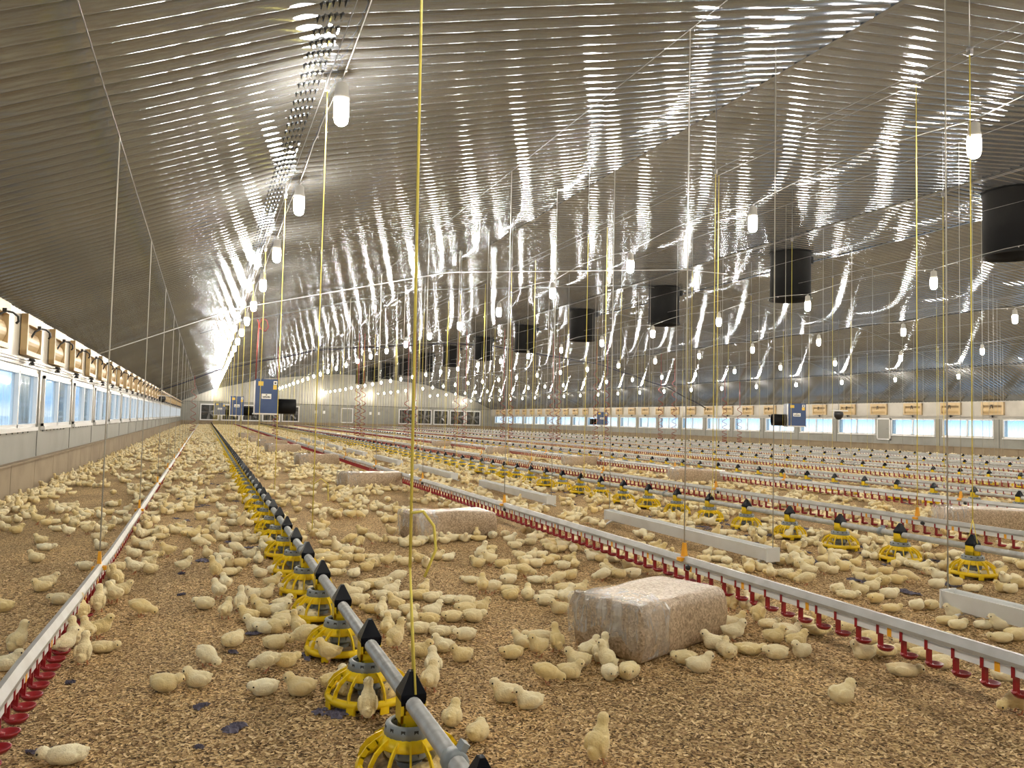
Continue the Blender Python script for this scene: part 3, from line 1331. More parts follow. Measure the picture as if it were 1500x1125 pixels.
# pipes, couplings, suspension cords
def cord(parent, X, y, zlow, matname, r=.0045, fork=True, n=5):
    zt = ceil_z(X) - (.10 if X < 1 else .88)
    b = MB()
    if fork:
        b.tube([(X, y, zt), (X, y, zlow + .16)], r, n)
        b.tube([(X, y, zlow + .16), (X, y - .035, zlow)], r * .8, n)
        b.tube([(X, y, zlow + .16), (X, y + .035, zlow)], r * .8, n)
    else:
        b.tube([(X, y, zt), (X, y, zlow)], r, n)
    b.build('suspension_cord', M[matname], parent)
    b = MB()
    b.lathe([(0, -.012), (.022, -.012), (.022, .012), (0, .012)], 8)
    b.tube([(0, 0, .012), (0, 0, ceil_z(X) - zt + .01)], .004, 4)
    b.box((-.014, -.016, -.04), (.014, .016, .0))
    b.build('pulley', M['wire'], parent, (X, y, zt))


cord_y0 = [2.72, 3.785, 4.6, 5.2, 6.0, 6.6]
for li, (X, ys0, pz) in enumerate(FEED):
    t = empty('feeder_line', (0, 0, 0))
    tag(t, 'galvanized feed pipe of the ' + fname[li], 'feeder line', 'feeder lines')
    b = MB()
    b.tube([(X, -2.5, pz), (X, Y1 - 2.5, pz)], .0225, 14)
    b.build('pipe', M['pipe'], t)
    y = ys0 - PAN_PITCH * 2 + .14 + PAN_PITCH * 2.4 - .0
    j = 0
    yj = ys0 + PAN_PITCH * 1.30
    while yj < Y1 - 4 and j < 24:
        b = MB()
        b.lathe([(.023, -.020), (.031, -.018), (.031, .018), (.023, .020)], 14)
        b.box((.028, -.008, -.016), (.050, .008, .016))
        o = b.build('coupling', M['grayp'], t, (X, yj, pz))
        o.rotation_euler = (PI / 2, -PI / 3, 0)
        yj += 3.05
        j += 1
    yc = cord_y0[li]
    if li == 0:
        b = MB()
        top = Vector((.70, 2.80, 3.52))
        f1 = Vector((.583, 2.25, .66))
        b.tube([top, f1], .0048, 6)
        b.tube([f1, (.578, 2.13, pz + .03)], .0035, 5)
        b.tube([f1, (.590, 2.21, pz + .07)], .0035, 5)
        b.tube([f1 + Vector((0, 0.005, .16)), f1 + Vector((.035, 0, .165)), f1 + Vector((.07, 0, .12)), f1 + Vector((.078, 0, .05)), f1 + Vector((.045, -.0, -.03))], .0045, 6)
        b.build('suspension_cord', M['cord_y'], t)
        b = MB()
        X_ = .74
        yc = 5.64
        b.tube([(X_, yc, 3.50), (X_, yc, .30)], .0040, 5)
        b.tube([(X_, yc, .62), (X_ + .05, yc, .66), (X_ + .10, yc, .62), (X_ + .105, yc, .50)], .0035, 5)
        b.build('suspension_cord', M['cord_y'], t)
        b = MB()
        b.box((X_ - .015, yc - .02, 3.48), (X_ + .015, yc + .02, 3.56))
        b.tube([(X_, yc, 3.55), (X_, yc, 3.62)], .004, 4)
        b.build('pulley', M['wire'], t)
        yc = 8.56
        while yc < Y1 - 3:
            cord(t, .72, yc, pz + .02, 'cord_y', fork=False)
            yc += 2.93
        b = MB()
        b.tube([(.72, Y0 + 1, 3.49), (.72, Y1 - 2, 3.49)], .003, 4)
        b.build('winch_cable', M['wire'], t)
    else:
        n_ = 0
        while yc < Y1 - 3:
            cord(t, X, yc, pz + .03, 'cord_y', r=.0038 if li == 1 else .003)
            yc += 2.93
            n_ += 1
        b = MB()
        b.tube([(X, Y0 + 1, ceil_z(X) - .87), (X, Y1 - 2, ceil_z(X) - .87)], .003, 4)
        b.build('winch_cable', M['wire'], t)

# green switch tag hanging on the left feeder line
t = empty('green_tag', (.60, 3.62, 0))
b = MB()
b.box((-.012, -.022, .155), (.012, .022, .245))
b.build('tag_plate', M['green'], t)
b = MB()
b.tube([(0, 0, .245), (0, 0, .29)], .004, 5)
b.build('strap', M['black'], t)
tag(t, 'green plastic tag hanging under the left feeder pipe between two pans', 'tag')

# ================================================================== DRINKER LINES
def nipple_mesh():
    b = MB()
    # saddle round the pipe, arm, cup
    b.box((-.020, -.006, -.084), (.020, .006, -.042))
    b.box((-.011, -.006, -.140), (.008, .006, -.080))
    b.tube([(-.012, 0, -.130), (.002, 0, -.142), (.018, 0, -.146)], [.008, .008, .007], 6)
    c = MB()
    c.lathe([(0, -.153), (.024, -.153), (.032, -.143), (.034, -.137), (.030, -.137), (.022, -.146), (0, -.147)], 12, (.026, 0, 0))
    near = (b.mesh('nipple_drinker', [M['red']]), c.mesh('drip_cup', [M['red']]))
    b = MB()
    b.box((-.020, -.007, -.086), (.020, .007, -.045))
    b.box((-.012, -.007, -.142), (.010, .007, -.080))
    b.lathe([(0, -.152), (.031, -.147), (.033, -.137), (0, -.143)], 6, (.026, 0, 0))
    far = b.mesh('far_nipple', [M['red']])
    return near, far


nip_near, nip_far = nipple_mesh()
NIP = .1155
DRINK = [(-.53, lambda y: .22 + .07 * max(0, min(1, (5.2 - y) / 2.4)), 2.35),
         (2.65, lambda y: .335, 1.75),
         (5.97, lambda y: .335, 4.1)]
for X in (8.2, 10.35, 12.6, 14.75, 16.95, 19.1, 21.3, 23.5):
    DRINK.append((X, lambda y: .33, X * .685))
dname = ['left drinker line beside the left wall', 'drinker line to the right of the nearest bale', 'third drinker line from the left']
dords = ['fourth', 'fifth', 'sixth', 'seventh', 'eighth', 'ninth', 'tenth', 'eleventh']
for li, (X, zf, yv) in enumerate(DRINK):
    t = empty('drinker_line', (0, 0, 0))
    nm = dname[li] if li < 3 else dords[li - 3] + ' drinker line from the left'
    tag(t, 'drinker rail with red cups, ' + nm, 'drinker line', 'nipple drinker lines')
    ya, yb = -2.5, Y1 - 2.5
    b = MB()
    b.extrude_y([(-.008, 0), (.008, 0), (.023, -.030), (.023, -.044), (.019, -.044), (.006, -.010), (-.006, -.010), (-.019, -.044), (-.023, -.044), (-.023, -.030)], ya, yb, steps=60, zf=zf)
    b.build('rail', M['alu'], t)
    b = MB()
    b.extrude_y([(-.016, -.045), (.016, -.045), (.016, -.077), (-.016, -.077)], ya, yb, steps=60, zf=zf)
    b.build('water_pipe', M['white'], t)
    ny = []
    y = yv
    while y < yb:
        ny.append(y)
        y += NIP
    for y in ny[:100]:
        if li < 3:
            nd = link('nipple_drinker', nip_near[0], t, (X, y, zf(y)))
            link('drip_cup', nip_near[1], nd)
        else:
            link('nipple_drinker', nip_far, t, (X, y, zf(y)))
    rest = [(0, X, y, zf(y), 0, 1) for y in ny[100:]]
    me = scatter_mesh('nipples', [nip_far], rest, [M['red']], False)
    tag(link('nipple_drinkers', me, t), kind='stuff')
    for o in (o for o in t.children if o.name.startswith('rail') or o.name.startswith('water_pipe')):
        o.location = (X, 0, 0)
    # cords and hangers
    yc = {0: 5.02, 1: 3.86 - 2.93, 2: 5.1}.get(li, yv + .8)
    while yc < yb:
        zt = ceil_z(X) - (.36 if li == 0 else .60)
        z0 = zf(yc)
        b = MB()
        b.tube([(X, yc, zt), (X, yc, z0 + .05)], .004 if li < 3 else .003, 5)
        b.build('suspension_cord', M['cord_w' if li != 2 else 'cord_y'], t)
        if li < 4 and yc < 30:
            b = MB()
            b.add([(X - .012, yc - .022, z0 - .02), (X + .012, yc - .022, z0 - .02), (X + .012, yc + .022, z0 - .02), (X - .012, yc + .022, z0 - .02),
                   (X - .007, yc - .010, z0 + .075), (X + .007, yc - .010, z0 + .075), (X + .007, yc + .010, z0 + .075), (X - .007, yc + .010, z0 + .075)],
                  [(0, 3, 2, 1), (4, 5, 6, 7), (0, 1, 5, 4), (1, 2, 6, 5), (2, 3, 7, 6), (3, 0, 4, 7)])
            b.box((X - .038, yc - .022, z0 - .03), (X + .038, yc + .022, z0 - .01))
            b.build('hanger', M['orange'], t)
            b = MB()
            b.ellipsoid((X - .02, yc - .07, z0 - .055), (.018, .022, .018), 8, 6)
            b.build('plug', M['black'], t)
        yc += 2.93
    if li < 3:
        y = yv + NIP * 1.5
        j = 0
        while y < yb and j < 30:
            b = MB()
            b.box((X - .018, y - .010, zf(y) - .079), (X + .018, y + .010, zf(y) - .043))
            b.build('pipe_clip', M['orange'], t)
            y += NIP * 4
            j += 1
    b = MB()
    zz = ceil_z(X) - (.355 if li == 0 else .595)
    b.tube([(X, Y0 + 1, zz), (X, Y1 - 2, zz)], .003, 4)
    b.build('winch_cable', M['wire'], t)

# coiled hoses at the middle of the drinker lines
COIL_PX = [(282, 566, 628), (403, 590, 636), (522, 565, 640), (530, 565, 641), (595, 585, 640), (606, 585, 641), (668, 580, 640), (680, 580, 641), (736, 585, 638),
           (747, 585, 641), (808, 560, 640), (817, 560, 642), (872, 540, 640), (888, 545, 642), (967, 565, 645), (987, 555, 647), (1061, 580, 648), (1083, 595, 650)]
for i, (px, pt, pb) in enumerate(COIL_PX):
    d = ray(px, pb)
    Yc = 40.4 if i == 0 else 34.0
    tt = Yc / d[1]
    X = d[0] * tt
    z0 = max(EYE + d[2] * tt - .1, floor_z(X) + .16)
    z1 = EYE + ray(px, pt)[2] * (Yc / ray(px, pt)[1])
    z1 = min(z1, ceil_z(X) - .15)
    b = MB()
    pts = []
    NT = 9 if z1 > 2.5 else 7
    for s in range(NT * 10 + 1):
        u = s / (NT * 10)
        a = 2 * PI * NT * u
        z = z1 + (z0 - z1) * (1 - (1 - u) ** 1.7)
        rr = .12 if 0 < s < NT * 10 else .02
        pts.append((X + rr * math.cos(a), Yc + rr * math.sin(a), z))
    pts = [(X, Yc, ceil_z(X) - .1)] + pts
    b.tube(pts, .014, 5)
    o = b.build('coiled_hose', M['coil'])
    nth = ['leftmost', 'second from left'][i] if i < 2 else '%s from left' % ordn(i)
    tag(o, 'dark red coiled hose hanging from the roof to a drinker line, %s' % nth, 'hose', 'coiled hoses in the middle of the barn')

# ================================================================== TROUGHS
def trough_proto():
    t = empty('feed_trough')
    Lh = 2.40
    b = MB()
    # open U section, raised on feet (z relative to floor)
    prof = [(-.044, .126), (-.052, .134), (-.058, .132), (-.040, .040), (.040, .040), (.058, .132), (.052, .134), (.044, .126), (.034, .048), (-.034, .048)]
    b.extrude_y(prof, 0, Lh, caps=False)
    b.build('channel', M['trough'], t)
    for y in (0, Lh):
        q = MB()
        q.box((-.060, y - .004, .036), (.060, y + .004, .138))
        q.build('end_cap', M['trough'], t)
    for y in (.10, Lh - .10):
        q = MB()
        for s in (-1, 1):
            q.tube([(0, y, .032), (s * .05, y, .026), (s * .085, y, .008), (s * .11, y, .006)], [.012, .012, .010, .008], 6)
        q.build('foot', M['frame'], t)
    for y in (0.0, Lh):
        q = MB()
        q.tube([(0, y, .10), (0, y, 3.8)], .004, 5)
        q.build('suspension_cord', M['cord_w'], t)
    return t


tp = freeze(trough_proto())
ty = [.67, 4.47, 8.27, 12.05, 15.8, 19.6, 23.4, 27.2, 31.0]
for i, y in enumerate(ty):
    o = tp if i == 0 else copy_tree(tp)
    o.location = (3.82, y, .10)
    tag(o, 'long white feed trough on feet right of the second drinker line, %s from the camera' % ('nearest' if i == 0 else ordn(i)), 'feed trough', 'white feed troughs in a row')

# ================================================================== BALES
def bale_mesh(L_, W_, H_, seed):
    bm = bmesh.new()
    bmesh.ops.create_cube(bm, size=1.0)
    bmesh.ops.scale(bm, vec=(L_, W_, H_), verts=bm.verts)
    bmesh.ops.translate(bm, vec=(0, 0, H_ / 2), verts=bm.verts)
    bmesh.ops.bevel(bm, geom=list(bm.edges), offset=.035, segments=3, affect='EDGES', profile=.55)
    bmesh.ops.subdivide_edges(bm, edges=[e for e in bm.edges if e.calc_length() > .08], cuts=6, use_grid_fill=True)
    rnd = random.Random(seed)
    ph = [rnd.uniform(0, 6) for _ in range(6)]
    for v in bm.verts:
        x, y, z = v.co
        u = z / H_
        bulge = .012 * math.sin(PI * u)
        v.co.x += math.copysign(bulge, x) + .005 * math.sin(13 * z + ph[0]) * math.cos(9 * y + ph[1])
        v.co.y += math.copysign(bulge, y) * 1.2 + .006 * math.sin(11 * x + ph[2]) * math.cos(14 * z + ph[3])
        if u > .5:
            v.co.z += .008 * math.sin(9 * x + ph[4]) * math.cos(7 * y + ph[5]) - .010 * abs(x) / (L_ / 2)
    for f in bm.faces:
        f.smooth = True
    me = bpy.data.meshes.new('shavings_block')
    bm.to_mesh(me)
    bm.free()
    me.materials.append(M['bale'])
    return me


def wrap_mesh(L_, W_, H_, seed):
    """crumpled clear film over the open end of the bale (the -x end)"""
    rnd = random.Random(seed)
    b = MB()
    ny, nz = 16, 10
    vs, fs = [], []
    for j in range(nz + 1):
        for i in range(ny + 1):
            u, w = i / ny, j / nz
            if w < .22:
                x = -L_ / 2 + .05 - w / .22 * .07
                z = H_ + .006
            else:
                x = -L_ / 2 - .022 - .006 * math.sin(20 * u + seed)
                q = (w - .22) / .78
                z = H_ + .002 - q * H_ * (.60 + .10 * math.sin(7 * u + seed) + .05 * math.sin(19 * u))
            y = -W_ / 2 - .004 + u * (W_ + .008)
            x -= .010 * abs(math.sin(9.0 * u + 3 * w + seed)) + rnd.uniform(0, .004)
            vs.append((x, y, z))
    for j in range(nz):
        for i in range(ny):
            a = j * (ny + 1) + i
            fs.append((a, a + 1, a + ny + 2, a + ny + 1))
    b.add(vs, fs, 0, False)
    # sleeve of film round the same end: long sides and top
    nx, ns = 7, 18
    vs, fs = [], []
    per = [(-W_ / 2, .02), (-W_ / 2 - .02, H_ * .5), (-W_ / 2, H_ - .02), (-W_ / 2 + .04, H_ + .004), (0, H_ + .012), (W_ / 2 - .04, H_ + .004), (W_ / 2, H_ - .02), (W_ / 2 + .02, H_ * .5), (W_ / 2, .02)]
    for i in range(nx + 1):
        x = -L_ / 2 - .012 + i / nx * (.19 + .0 * seed)
        for q in range(ns + 1):
            t_ = q / ns * (len(per) - 1)
            k_ = min(int(t_), len(per) - 2)
            f_ = t_ - k_
            y = per[k_][0] * (1 - f_) + per[k_ + 1][0] * f_
            z = per[k_][1] * (1 - f_) + per[k_ + 1][1] * f_
            g_ = 1.03 + .010 * math.sin(5 * i + 2.1 * q + seed) + rnd.uniform(0, .012)
            vs.append((x + (.02 * math.sin(1.7 * q + seed) if i == nx else 0), y * g_, z * (1 + (g_ - 1) * .5) + .003))
    for i in range(nx):
        for q in range(ns):
            a = i * (ns + 1) + q
            fs.append((a, a + ns + 1, a + ns + 2, a + 1))
    b.add(vs, fs, 0, False)
    return b.mesh('plastic_wrap', [M['wrap']])


BALES = []


def bale(cx, cy, ang, L_, W_, H_, label, seed):
    t = empty('shavings_bale', (cx, cy, floor_z(cx) - .004), ang)
    link('shavings_block', bale_mesh(L_, W_, H_, seed), t)
    link('plastic_wrap', wrap_mesh(L_, W_, H_, seed), t)
    tag(t, label, 'bale', 'bales of wood shavings')
    BALES.append((cx, cy, ang, L_, W_, H_))
    return t


A1 = math.radians(24)
u1 = np.array([math.cos(A1), math.sin(A1)])
w1 = np.array([-math.sin(A1), math.cos(A1)])
c1 = np.array([1.72, 2.80]) + u1 * .345 + w1 * .185
bale(c1[0], c1[1], A1, .69, .37, .245, 'large film-wrapped bale of pinkish shavings nearest the camera', 1)
bale(1.98, 6.36, math.radians(11), .76, .32, .235, 'film-wrapped shavings bale behind the tall yellow cord, second in the row', 2)
bale(2.20, 10.85, math.radians(12), .82, .36, .25, 'film-wrapped shavings bale, third in the row beside the second drinker line', 3)
bale(2.15, 16.0, math.radians(8), .80, .36, .26, 'film-wrapped shavings bale, fourth in the row beside the second drinker line', 4)
bale(1.98, 21.4, math.radians(8), .85, .36, .26, 'film-wrapped shavings bale, fifth in the row beside the second drinker line', 5)
for j, (x_, y_) in enumerate([(2.0, 25.2), (1.95, 29.2), (1.8, 34.0)]):
    bale(x_, y_, .1, .85, .36, .26, 'small far shavings bale in the left row, %s' % ['sixth from the camera', 'seventh from the camera', 'eighth from the camera'][j], 6 + j)
bale(7.35, 5.35, math.radians(-28), 1.05, .36, .25, 'shavings bale at the right edge between the third and fourth drinker lines', 9)
bale(8.0, 11.3, math.radians(-40), .95, .36, .25, 'shavings bale in the middle right, second beyond the third drinker line', 10)
bale(8.0, 15.6, math.radians(-20), .95, .36, .25, 'shavings bale in the middle, third beyond the third drinker line', 11)
bale(8.1, 20.9, math.radians(-15), 1.0, .36, .25, 'far shavings bale in the middle, fourth beyond the third drinker line', 12)
bale(8.1, 26.6, math.radians(-15), 1.0, .36, .25, 'far shavings bale in the middle, fifth beyond the third drinker line', 13)

# ================================================================== HEATERS, CONTROLLERS
def heater(cx, cy, zb, w, dpt, h, label, duct=1, hose=True, rot=0.0):
    t = empty('space_heater', (cx, cy, zb), rot)
    b = MB()
    b.box((-w / 2, 0, 0), (w / 2, dpt, h))
    cab = b.build('cabinet', M['blue'], t)
    b = MB()
    b.box((-w / 2 - .03, -.02, -.04), (w / 2 + .02, dpt, 0))
    b.box((-w / 2 - .03, -.02, 0), (-w / 2, .05, h * .95))
    b.build('edge_frame', M['strip'], t)
    b = MB()
    b.box((-w * .38, -.006, h * .80), (-w * .16, 0, h * .93))
    b.box((w * .27, -.006, h * .70), (w * .43, 0, h * .83))
    b.build('warning_sticker', M['sticker'], cab)
    b = MB()
    b.box((-w * .22, -.006, h * .42), (w * .20, 0, h * .57), 0)
    b.box((w * .28, -.006, h * .84), (w * .44, 0, h * .95), 0)
    b.lathe([(0, 0), (w * .045, 0)], 12, (w * .36, -.008, h * .89), mi=1)
    b.box((w * .32, -.009, h * .87), (w * .40, -.006, h * .915), 1)
    # dark emblem and line of lettering on the plate
    b.box((-w * .04, -.009, h * .52), (w * .02, -.006, h * .55), 1)
    for q in range(7):
        b.box((-w * .17 + q * w * .048, -.009, h * (.455 - .003 * (q % 2))), (-w * .17 + q * w * .048 + w * .036, -.006, h * (.49 + .006 * (q % 3))), 1)
    b.build('nameplate', [M['label'], M['black']], cab)
    b = MB()
    s = duct
    b.lathe([(.16, 0), (.21, 0), (.21, .5), (.17, .5)], 20)
    o = b.build('outlet_duct', M['duct'], t, (s * w / 2, dpt / 2, .20))
    o.rotation_euler = (0, s * PI / 2, 0)
    b = MB()
    for sx in (-1, 1):
        b.tube([(sx * w * .4, dpt / 2, h), (sx * w * .4, dpt / 2, ceil_z(cx) - zb)], .006, 4)
    b.build('hanging_wire', M['wire'], t)
    if hose:
        b = MB()
        p = [(-w / 2, .1, h * .9), (-w * .48, .1, h + .7), (-w * .44, .1, h + 1.5), (-w * .30, .1, h + 1.68), (-w * .1, .1, h + 1.62), (-w * .02, .1, h + 1.45),
             (-w * .15, .1, h + 1.32), (-w * .38, .1, h + 1.4), (-w * .5, .1, h + 1.62), (-w * .62, .1, min(h + 2.1, ceil_z(cx) - zb - .02))]
        b.tube(p, .016, 6)
        b.build('gas_hose', M['coil'], t)
    tag(t, label, 'heater', 'blue hanging heaters')
    return t


heater(1.55, 22, 1.17, .60, .55, .93, 'blue hanging heater with red hose loop, above the left bales')
heater(1.45, 40, 1.10, .62, .55, .92, 'smaller-looking blue heater far behind and left of the near one', hose=False)
heater(1.05, 62, 1.10, .75, .55, .90, 'farthest blue heater on the left, near the end wall', hose=False)
heater(19.85, 22, 1.17, .62, .75, .80, 'blue hanging heater with black duct before the right windows', duct=-1, hose=False, rot=-.5)
heater(26.0, 48, 1.0, .75, .75, .90, 'small far blue heater with black duct before the right windows', duct=-1, hose=False, rot=-.5)

# small black circulation fan on a bracket by the right windows, one on the left wall
for (x_, y_, z_, lab) in ((20.8, 21.0, 1.55, 'small black circulation fan hanging before the right windows'), (-1.9, 40.0, 1.75, 'small black-and-white circulation fan by the left windows')):
    t = empty('circulation_fan', (x_, y_, z_))
    b = MB()
    b.lathe([(.0, -.14), (.08, -.12), (.14, -.04), (.16, .05), (.15, .14), (.10, .16), (0, .16)], 14)
    b.build('housing', M['black'], t)
    b = MB()
    b.box((-.32, -.02, .17), (.42, .02, .20))
    b.build('bracket', M['white'], t)
    b = MB()
    b.tube([(0, 0, .2), (0, 0, ceil_z(x_) - z_)], .008, 4)
    b.build('hanging_wire', M['wire'], t)
    tag(t, lab, 'fan')

# ================================================================== CROSS PIPES AND CABLES UNDER THE ROOF
def cross(name, y, x0, x1, off, r, matn, label, cat, sag=0.0, droop=None):
    b = MB()
    pts = []
    n = 48
    for i in range(n + 1):
        x = x0 + (x1 - x0) * i / n
        z = ceil_z(x) - off
        if sag:
            z -= sag * abs(math.sin(PI * (x - x0) / 2.4))
        pts.append((x, y, z))
    b.tube(pts, r, 6)
    tag(b.build(name, M[matn]), label, cat)


cross('conduit', 18.4, -2.15, 14.0, .05, .010, 'frame', 'thin white conduit crossing the roof nearest the camera on the left', 'conduit')
cross('conduit', 21.3, -.2, 29.6, .05, .010, 'conduit', 'grey conduit crossing under the whole roof, second from the camera', 'conduit')
cross('conduit', 15.4, 14.2, 29.6, .06, .008, 'conduit', 'grey conduit crossing the right roof slope in front of the shafts', 'conduit')
cross('conduit', 27.0, 13.5, 29.6, .06, .009, 'conduit', 'grey conduit crossing the right roof slope behind the first shafts', 'conduit')
cross('cable_bundle', 41.0, -2.15, 29.6, .18, .035, 'darkcable', 'dark sagging cable bundle crossing the whole roof', 'cable', sag=.06)
cross('conduit', 41.6, -2.15, 29.6, .07, .016, 'conduit', 'grey conduit above the dark cable bundle', 'conduit')
cross('conduit', 58.0, -2.15, 29.6, .07, .016, 'conduit', 'far grey conduit crossing the roof beyond the cable bundle', 'conduit')

# bent conduits hanging from the right roof slope
for i, (px, py, Yc) in enumerate([(1395, 425, 15.4), (1185, 470, 21.3), (925, 525, 30)]):
    d = ray(px, py)
    tt = Yc / d[1]
    X = d[0] * tt
    Z = min(EYE + d[2] * tt, ceil_z(X) - .3)
    zt = ceil_z(X) - .02
    b = MB()
    b.tube([(X - .5, Yc, ceil_z(X - .5) - .02), (X - .15, Yc, Z), (X + .05, Yc, Z), (X + .6, Yc, ceil_z(X + .6) - .02)], .010, 5)
    tag(b.build('bent_conduit', M['cable']), 'bent white conduit on the right roof slope, %s' % ['nearest one', 'middle one', 'farthest one'][i], 'conduit')

# ================================================================== CHICKS
POSE_NAMES = {'s': 'sitting', 'h': 'resting', 'l': 'lying', 'S': 'standing', 'P': 'pecking', 'U': 'upright'}


def chick_parts(pose):
    """ellipsoids (centre, radii, tilt) plus head position, beak pitch, legs"""
    E_ = []
    legs = []
    if pose == 's':
        E_ = [((0, 0, .034), (.050, .035, .034), 0), ((-.034, 0, .040), (.028, .026, .026), .3), ((.026, 0, .038), (.032, .032, .036), 0), ((.043, 0, .056), (.022, .021, .022), 0)]
        E_ += [((-.006, s * .029, .040), (.034, .010, .021), .15) for s in (-1, 1)]
        head, hp = (.052, 0, .070), .15
    elif pose == 'h':
        E_ = [((0, 0, .034), (.052, .038, .034), 0), ((-.036, 0, .038), (.026, .027, .026), .2), ((.028, 0, .034), (.030, .032, .032), 0), ((.046, .010, .044), (.018, .018, .020), 0)]
        E_ += [((-.006, s * .031, .038), (.036, .010, .021), .1) for s in (-1, 1)]
        head, hp = (.056, .016, .046), .5
    elif pose == 'l':
        E_ = [((0, 0, .028), (.056, .038, .028), 0), ((-.042, 0, .030), (.028, .027, .022), .2), ((.034, 0, .028), (.032, .030, .026), 0), ((.058, 0, .030), (.020, .017, .018), 0)]
        E_ += [((-.006, s * .032, .030), (.038, .010, .018), .1) for s in (-1, 1)]
        head, hp = (.075, .003, .036), .25
    elif pose == 'S':
        E_ = [((0, 0, .058), (.045, .033, .034), -.25), ((-.032, 0, .060), (.028, .023, .024), .2), ((.022, 0, .064), (.031, .030, .036), 0), ((.036, 0, .084), (.021, .020, .024), 0)]
        E_ += [((-.008, s * .028, .062), (.033, .009, .020), -.1) for s in (-1, 1)]
        head, hp = (.046, 0, .101), .1
        legs = [(.000, .018), (.000, -.018)]
    elif pose == 'P':
        E_ = [((0, 0, .060), (.046, .034, .035), .25), ((-.030, 0, .068), (.028, .024, .025), .3), ((.026, 0, .052), (.030, .028, .030), .3), ((.050, 0, .045), (.022, .017, .019), .5)]
        E_ += [((-.006, s * .029, .064), (.034, .009, .020), .3) for s in (-1, 1)]
        head, hp = (.068, 0, .034), .9
        legs = [(.002, .018), (.002, -.018)]
    else:  # upright
        E_ = [((-.002, 0, .062), (.037, .034, .042), -.6), ((-.026, 0, .044), (.024, .022, .026), .3), ((.014, 0, .080), (.028, .029, .036), 0), ((.023, 0, .106), (.0190, .0185, .026), 0)]
        E_ += [((-.010, s * .029, .066), (.028, .009, .024), -.7) for s in (-1, 1)]
        head, hp = (.030, 0, .129), -.25
        legs = [(.002, .019), (.002, -.019)]
    return E_, head, hp, legs


def chick_mesh(pose):
    E_, head, hp, legs = chick_parts(pose)
    b = MB()
    if pose in 'shl':
        E_ = [((c_[0] * .86, c_[1], c_[2]), (r_[0] * .90, r_[1], r_[2] * 1.03), t_) for c_, r_, t_ in E_]
        head = (head[0] * .90, head[1], head[2] + .002)
    for c_, r_, t_ in E_:
        b.ellipsoid(c_, r_, 16, 10, tilt=t_)
    b.ellipsoid(head, (.0215, .0200, .0200), 16, 10)
    # little tail tuft
    tx = min(c_[0] - r_[0] for c_, r_, t_ in E_)
    tc_ = min(E_, key=lambda q: q[0][0])
    b.ellipsoid((tx + .006, 0, tc_[0][2] + .010), (.013, .010, .008), 8, 6, tilt=.5)
    for (lx, ly) in legs:
        b.ellipsoid((lx, ly, .036), (.012, .011, .018), 10, 8)
    me = b.mesh('chick_rough', [M['down']])
    o = bpy.data.objects.new('tmp', me)
    C.objects.link(o)
    md = o.modifiers.new('r', 'REMESH')
    md.mode = 'VOXEL'
    md.voxel_size = .0036
    sm = o.modifiers.new('s', 'SMOOTH')
    sm.iterations = 5
    sm.factor = .5
    dg = bpy.context.evaluated_depsgraph_get()
    body = bpy.data.meshes.new_from_object(o.evaluated_get(dg))
    dmeshes = [body]
    for ratio in (.10, .035):
        dm = o.modifiers.new('d', 'DECIMATE')
        dm.ratio = ratio
        dg = bpy.context.evaluated_depsgraph_get()
        dmeshes.append(bpy.data.meshes.new_from_object(o.evaluated_get(dg)))
        o.modifiers.remove(dm)
    bpy.data.objects.remove(o)
    outm = []
    hx, hy, hz = head
    bd = Vector((math.cos(hp), 0, -math.sin(hp)))
    if pose == 'h':
        bd = Vector((math.cos(hp) * .7, .7, -math.sin(hp))).normalized()
    for lod, dm_ in enumerate(dmeshes):
        q = MB()
        vs = [v.co[:] for v in dm_.vertices]
        if lod == 0:
            rnd = random.Random(ord(pose))
            vs2 = []
            for v, mv in zip(vs, dm_.vertices):
                k_ = rnd.uniform(-.0011, .0013)
                nn = mv.normal
                vs2.append((v[0] + nn.x * k_, v[1] + nn.y * k_, v[2] + nn.z * k_))
            vs = vs2
        q.add(vs, [tuple(p.vertices) for p in dm_.polygons], 0, True)
        h = Vector(head)
        tip = h + bd * .0310
        side = Vector((0, 1, 0)) if pose != 'h' else Vector((-bd.y, bd.x, 0)).normalized()
        up = side.cross(bd).normalized()
        r0 = h + bd * .0172
        bw = .0052
        q.add([r0 + side * bw, r0 + up * bw * .9, r0 - side * bw, r0 - up * bw * .9, tip], [(0, 1, 4), (1, 2, 4), (2, 3, 4), (3, 0, 4)], 2)
        if lod < 2:
            for s in (-1, 1):
                ec = h + bd * .0095 + side * (.0175 * s) + up * (-.004 if up.z < 0 else .004)
                q.ellipsoid(ec, (.0037, .0027, .0037), 8 if lod == 0 else 4, 6 if lod == 0 else 3, mi=3)
            for (lx, ly) in legs:
                n_ = 7 if lod == 0 else 3
                q.tube([(lx, ly, .032), (lx - .006, ly, .018), (lx, ly, .003)], [.0036, .0026, .0026], n_, mi=1)
                for a in (-.5, 0, .5, PI):
                    ln = .017 if abs(a) < 1 else .008
                    q.tube([(lx, ly, .003), (lx + ln * math.cos(a), ly + ln * math.sin(a), .0015)], [.0024, .0014], n_ - 2 if n_ > 4 else 3, mi=1)
        outm.append(q.mesh('chick', [M['down'], M['skin'], M['beak'], M['eye']]))
    return outm


CH = {p: chick_mesh(p) for p in 'shlSPU'}

